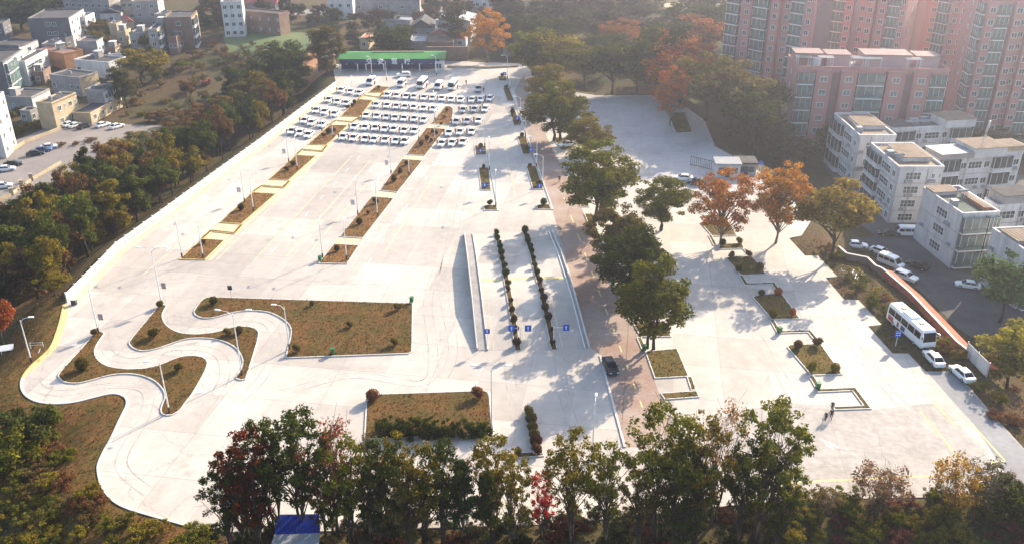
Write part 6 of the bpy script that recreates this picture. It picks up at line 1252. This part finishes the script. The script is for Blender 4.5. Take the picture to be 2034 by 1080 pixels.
# grass strip beside the coach
for x, y in ((1690, 555), (1715, 565), (1745, 590), (1700, 580), (1730, 610), (1760, 600), (1690, 525), (1660, 515), (1640, 500), (1870, 690), (1885, 700), (1900, 712), (1860, 672), (1765, 625), (1795, 640), (1945, 775), (1985, 800), (1975, 830), (2015, 840), (2010, 780)): tree_px(random.choice(('bush1', 'bush2')), x, y, y - random.uniform(12, 26), random.uniform(30, 48), random.choice((BROWN, OLIVE, GREEN, (.16, .07, .035))), "low bush on the rough strip beside the coach and tiled wall", "bushes on the rough strip", None, 'shrub', 'shrub')
# ------------------------------------------------------------------ foreground trees
for kind, bx, by, ty, w, col, lab in (('slim1', 600, 1058, 816, 150, DKGREEN, "tall dark green tree standing over the blue roofed hut"), ('slim3', 515, 1085, 845, 120, (.13, .030, .012), "dark red leaved tree left of the blue roofed hut"), ('slim2', 462, 1095, 905, 90, DKGREEN, "dark tree at the lower left end of the foreground row"), ('slim1', 545, 1060, 830, 110, DKGREEN, "dark green tree between the red leaved tree and the hut"),
                                     ('slim2', 738, 1070, 858, 95, MIX, "brownish airy tree right of the sparse reddish tree"), ('slim3', 800, 1062, 850, 95, OLIVE, "olive airy tree before the corner of the bed"), ('slim1', 880, 1085, 870, 95, DKGREEN, "dark airy tree left of the cone shaped trees"), ('slim3', 490, 1075, 880, 100, (.16, .045, .016), "rusty tree at the lower left of the dark red leaved tree"), ('bare', 672, 1060, 815, 110, (.28, .09, .05), "sparse reddish tree with fine twigs right of the hut"), ('slim2', 700, 1085, 850, 110, GREEN, "green tree right of the blue roofed hut"), ('slim3', 765, 1090, 862, 110, DKGREEN, "open crowned green tree beside the pale gap of the row"), ('slim2', 845, 1075, 872, 120, OLIVE, "olive tree in front of the bed in the foreground row"), ('cone1', 920, 1075, 905, 75, (.030, .058, .020), "dark green cone shaped tree in the foreground row"), ('cone1', 968, 1080, 925, 60, DKGREEN, "slim cone shaped tree beside the larger cone shaped one"),
                                     ('slim1', 985, 1060, 862, 95, OLIVE, "yellow tinged tree right of the cone shaped trees"), ('slim3', 1022, 1088, 895, 85, OLIVE, "low olive tree left of the bright red tree"), ('slim3', 1077, 1062, 930, 60, (.42, .016, .010), "small bright red tree in the foreground row"), ('slim1', 1135, 1075, 850, 105, OLIVE, "olive green tree right of the bright red tree"), ('slim2', 1200, 1080, 858, 110, GREEN, "green tree beside the lamp in the foreground row"),
                                     ('slim1', 1300, 1075, 798, 150, GREEN, "tall broad tree at the end of the road kerb"), ('slim2', 1375, 1080, 800, 130, OLIVE, "tall yellow green tree beside the broad tree at the road kerb"), ('slim3', 1345, 1100, 880, 130, DKGREEN, "dark tree in front of the tall broad tree"), ('slim1', 1500, 1078, 792, 150, GREEN, "tallest tree at the right end of the foreground row"), ('slim2', 1462, 1085, 850, 90, DKGREEN, "slim dark tree left of the tallest tree"), ('slim3', 1540, 1095, 900, 90, DKGREEN, "lower tree leaning from the tallest tree"), ('bare', 1415, 1040, 770, 90, (.30, .17, .07), "thin bare twigged tree behind the foreground row"), ('slim2', 1265, 1090, 905, 80, MIX, "brownish tree beneath the tall broad tree"), ('slim3', 655, 1062, 890, 100, DKGREEN, "dark tree just behind the blue roofed hut"), ('slim2', 815, 1105, 930, 110, MIX, "brownish tree low in the foreground row")):
    tree_px(kind, bx, by, ty, w, col, lab)
for x in range(772, 965, 24): tree_px(random.choice(('bush1', 'bush2')), x + random.uniform(-6, 6), 870 + random.uniform(-4, 4), 838 + random.uniform(-9, 14), random.uniform(34, 56), DKGREEN, "dense hedge shrub along the low wall behind the foreground trees", "hedge along the low wall", None, 'shrub', 'shrub')
for p in scatter([(400, 1075), (1100, 1062), (1560, 1030), (1600, 1130), (400, 1140)], 60, 2.2, -2, 21):
    plant(random.choice(('bush1', 'bush1', 'bush2')), (p.x, p.y, TZ(p.x, p.y)), random.uniform(.9, 2.2), random.uniform(2.4, 4.0), random.choice(((.022, .030, .010), (.018, .026, .008), (.04, .035, .014), (.045, .018, .010))), "dark undergrowth bush at the feet of the foreground trees", "undergrowth of the foreground row", 'shrub', 'shrub')  # near-black leaf colours carry the shade under the trees
for p in scatter([(-30, 850), (110, 850), (135, 920), (100, 960), (230, 1040), (420, 1085), (430, 1130), (-30, 1130)], 58, 2.0, -1.5, 22):
    c, lab = random.choice(((OLIVE, "olive bush on the lawn corner below the curved lane"), (GREEN, "green bush on the lawn corner below the curved lane"), ((.13, .085, .03), "tan leaved bush on the lawn corner below the curved lane"), ((.13, .12, .022), "yellow green bush on the lawn corner below the curved lane"), ((.15, .07, .03), "rust bush on the lawn corner below the curved lane")))
    plant(random.choice(('bush1', 'bush1', 'bush2')), (p.x, p.y, TZ(p.x, p.y)), random.uniform(.9, 2.4), random.uniform(2.2, 4.0), c, lab, lab.split(" on ")[0] + "es of the lawn corner", 'shrub', 'shrub')
for x, y, ty, w, c, lab in ((60, 870, 805, 120, (.075, .085, .02), "large green bush at the left edge of the lawn"), (25, 930, 850, 110, GREEN, "broad green bush below the largest one at the left edge"), (10, 690, 585, 60, (.34, .09, .03), "orange red leaved tree at the left edge by the lawn"), (60, 560, 490, 110, DKGREEN, "dark bushy tree above the lawn near the fence end"), (110, 585, 540, 60, OLIVE, "olive bush at the near end of the white fence")):
    tree_px('forest3' if y < 800 else 'bush1', x, y, ty, w, c, lab)
for p in scatter([(1565, 1006), (2060, 1000), (2080, 1130), (1565, 1130)], 62, 1.9, -1.5, 23):
    c, lab = random.choice(((OLIVE, "olive bush in the tangle below the painted boxes"), (GREEN, "green bush in the tangle below the painted boxes"), ((.14, .05, .04), "reddish bush in the tangle below the painted boxes"), ((.15, .13, .022), "yellow green bush in the tangle below the painted boxes"), ((.10, .09, .045), "grey green bush in the tangle below the painted boxes")))
    plant(random.choice(('bush1', 'bush2')), (p.x, p.y, TZ(p.x, p.y)), random.uniform(.9, 2.4), random.uniform(2.2, 3.8), c, lab, lab.split(" in ")[0] + "es of the tangle", 'shrub', 'shrub')
for kind, bx, by, ty, w, col, lab in (('twig', 1735, 1010, 915, 120, (.24, .14, .08), "twiggy pinkish shrub against the pale concrete at the lower right"), ('twig', 1890, 1015, 912, 110, (.36, .19, .03), "golden twiggy shrub at the lower right"), ('twig', 1945, 1010, 918, 100, (.12, .10, .055), "grey green airy shrub beside the golden one"), ('bush1', 2010, 1030, 950, 100, DKGREEN, "dark green bush at the lower right corner"), ('twig', 1640, 1015, 975, 60, (.18, .12, .06), "small twiggy shrub beside the red and green litter"), ('bush2', 1990, 990, 945, 70, (.16, .10, .06), "brown airy bush above the dark corner bush")): tree_px(kind, bx, by, ty, w, col, lab, None, None, 'shrub', 'shrub')
# bright litter and the red cart
p = on_terrain(1590, 1003); o = thing("tarpaulin", "crumpled green tarpaulin at the concrete edge by the tallest tree", "tarpaulin", p); gg = random.Random(2); b = MB(); b.v = [(x * .35 - 1.2, y * .3 - .4, .08 + gg.uniform(0, .3)) for y in range(4) for x in range(8)]; b.f = [(y * 8 + x, y * 8 + x + 1, y * 8 + x + 9, y * 8 + x + 8) for y in range(3) for x in range(7)]; b.m = [0] * len(b.f); b.build("sheet", 'bin_green', o)
p = on_terrain(407, 168); o = thing("cart", "red three wheeled cart standing on the overgrown plot", "cart", p, R(20)); b = MB(); b.box((0, 0, .9), (2.2, 1.3, .5), 0, 0, 1.1); b.build("tray", 'car_red', o); b = MB(); b.box((1.5, 0, 1.2), (.8, 1.2, 1.4), 0, 0, .85); b.build("cab", 'car_red', o)
for x, y in ((-.6, -.7), (-.6, .7), (1.6, 0)): link("wheel", wheelm, o, (x, y, .32))
p = on_terrain(1672, 560); o = thing("scrap_pile", "tangled heap of pale poles on the rough strip", "pile", G(1690, 548)); gg = random.Random(4)
for k in range(22):
    b = MB(); a = gg.uniform(0, 3.14); c = Vector((gg.uniform(-1.5, 1.5), gg.uniform(-1, 1), .1 + gg.uniform(0, .5))); d = Vector((math.cos(a), math.sin(a), gg.uniform(-.1, .1))) * 1.2; b.tube([c - d, c + d], .045, 5); b.build("pole", 'steel', o)

# ------------------------------------------------------------------ dry grass on the lawns and beds
def in_poly(poly, x, y):
    c = np.zeros(x.shape, bool)
    for i in range(len(poly)):
        a, b_ = poly[i - 1], poly[i]; k = (a.y > y) != (b_.y > y); c ^= k & (x < (b_.x - a.x) * (y - a.y) / (b_.y - a.y + 1e-12) + a.x)
    return c
gx = np.random.default_rng(77); PT = []
for q in BEDS:
    x0, x1, y0, y1 = min(p.x for p in q), max(p.x for p in q), min(p.y for p in q), max(p.y for p in q); n_ = int((x1 - x0) * (y1 - y0) * 7)
    x = gx.uniform(x0, x1, n_); y = gx.uniform(y0, y1, n_); k = in_poly(q, x, y); PT.append(np.stack([x[k], y[k], np.full(k.sum(), .11)], 1))
x = gx.uniform(-95, -25, 26000); y = gx.uniform(72, 138, 26000); d = lot_dist(x, y); k = (d > .4) & (d < 28); PT.append(np.stack([x[k], y[k], terrain_z(x[k], y[k])], 1))
x = gx.uniform(40, 80, 14000); y = gx.uniform(78, 160, 14000); d = lot_dist(x, y); k = (d > .4) & (d < 9); PT.append(np.stack([x[k], y[k], terrain_z(x[k], y[k])], 1))
P = np.concatenate(PT); n_ = len(P); an = gx.uniform(0, 6.28, n_); hgt = gx.uniform(.08, .26, n_) * np.where(P[:, 2] > .1, 1.0, 1.5) ; wd = gx.uniform(.06, .16, n_)
dx = np.cos(an) * wd; dy = np.sin(an) * wd; lean = gx.normal(size=(n_, 2)) * .10
V = np.stack([P + np.stack([-dx, -dy, np.full(n_, -.02)], 1), P + np.stack([dx, dy, np.full(n_, -.02)], 1), P + np.stack([lean[:, 0], lean[:, 1], hgt], 1)], 1).reshape(-1, 3)
me = bpy.data.meshes.new("grass"); me.vertices.add(n_ * 3); me.vertices.foreach_set("co", V.ravel().astype(np.float32)); me.loops.add(n_ * 3); me.loops.foreach_set("vertex_index", np.arange(n_ * 3, dtype=np.int32))
me.polygons.add(n_); me.polygons.foreach_set("loop_start", np.arange(0, n_ * 3, 3, dtype=np.int32)); me.materials.append(MATS['leaf']); me.update(calc_edges=True)
go = link("grass", me); go.color = (.135, .080, .030, 1); go['kind'] = 'stuff'
# ------------------------------------------------------------------ air
hb = MB(); hb.box((0, 0, 68), (6200, 6200, 156)); hz_ = hb.build("haze", 'kerb'); hz_.data.materials.clear()
hm = bpy.data.materials.new('air'); hm.use_nodes = True; n = hm.node_tree.nodes; n.remove(n["Principled BSDF"]); pv = n.new("ShaderNodeVolumePrincipled")
pv.inputs["Color"].default_value = (.76, .80, 1.0, 1); pv.inputs["Density"].default_value = HAZE; pv.inputs["Anisotropy"].default_value = .74
hm.node_tree.links.new(pv.outputs[0], n["Material Output"].inputs["Volume"]); hz_.data.materials.append(hm); hz_['kind'] = 'stuff'
def drop(o):
    for c in list(o.children): drop(c)
    bpy.data.objects.remove(o)
for o in LIB: drop(o)
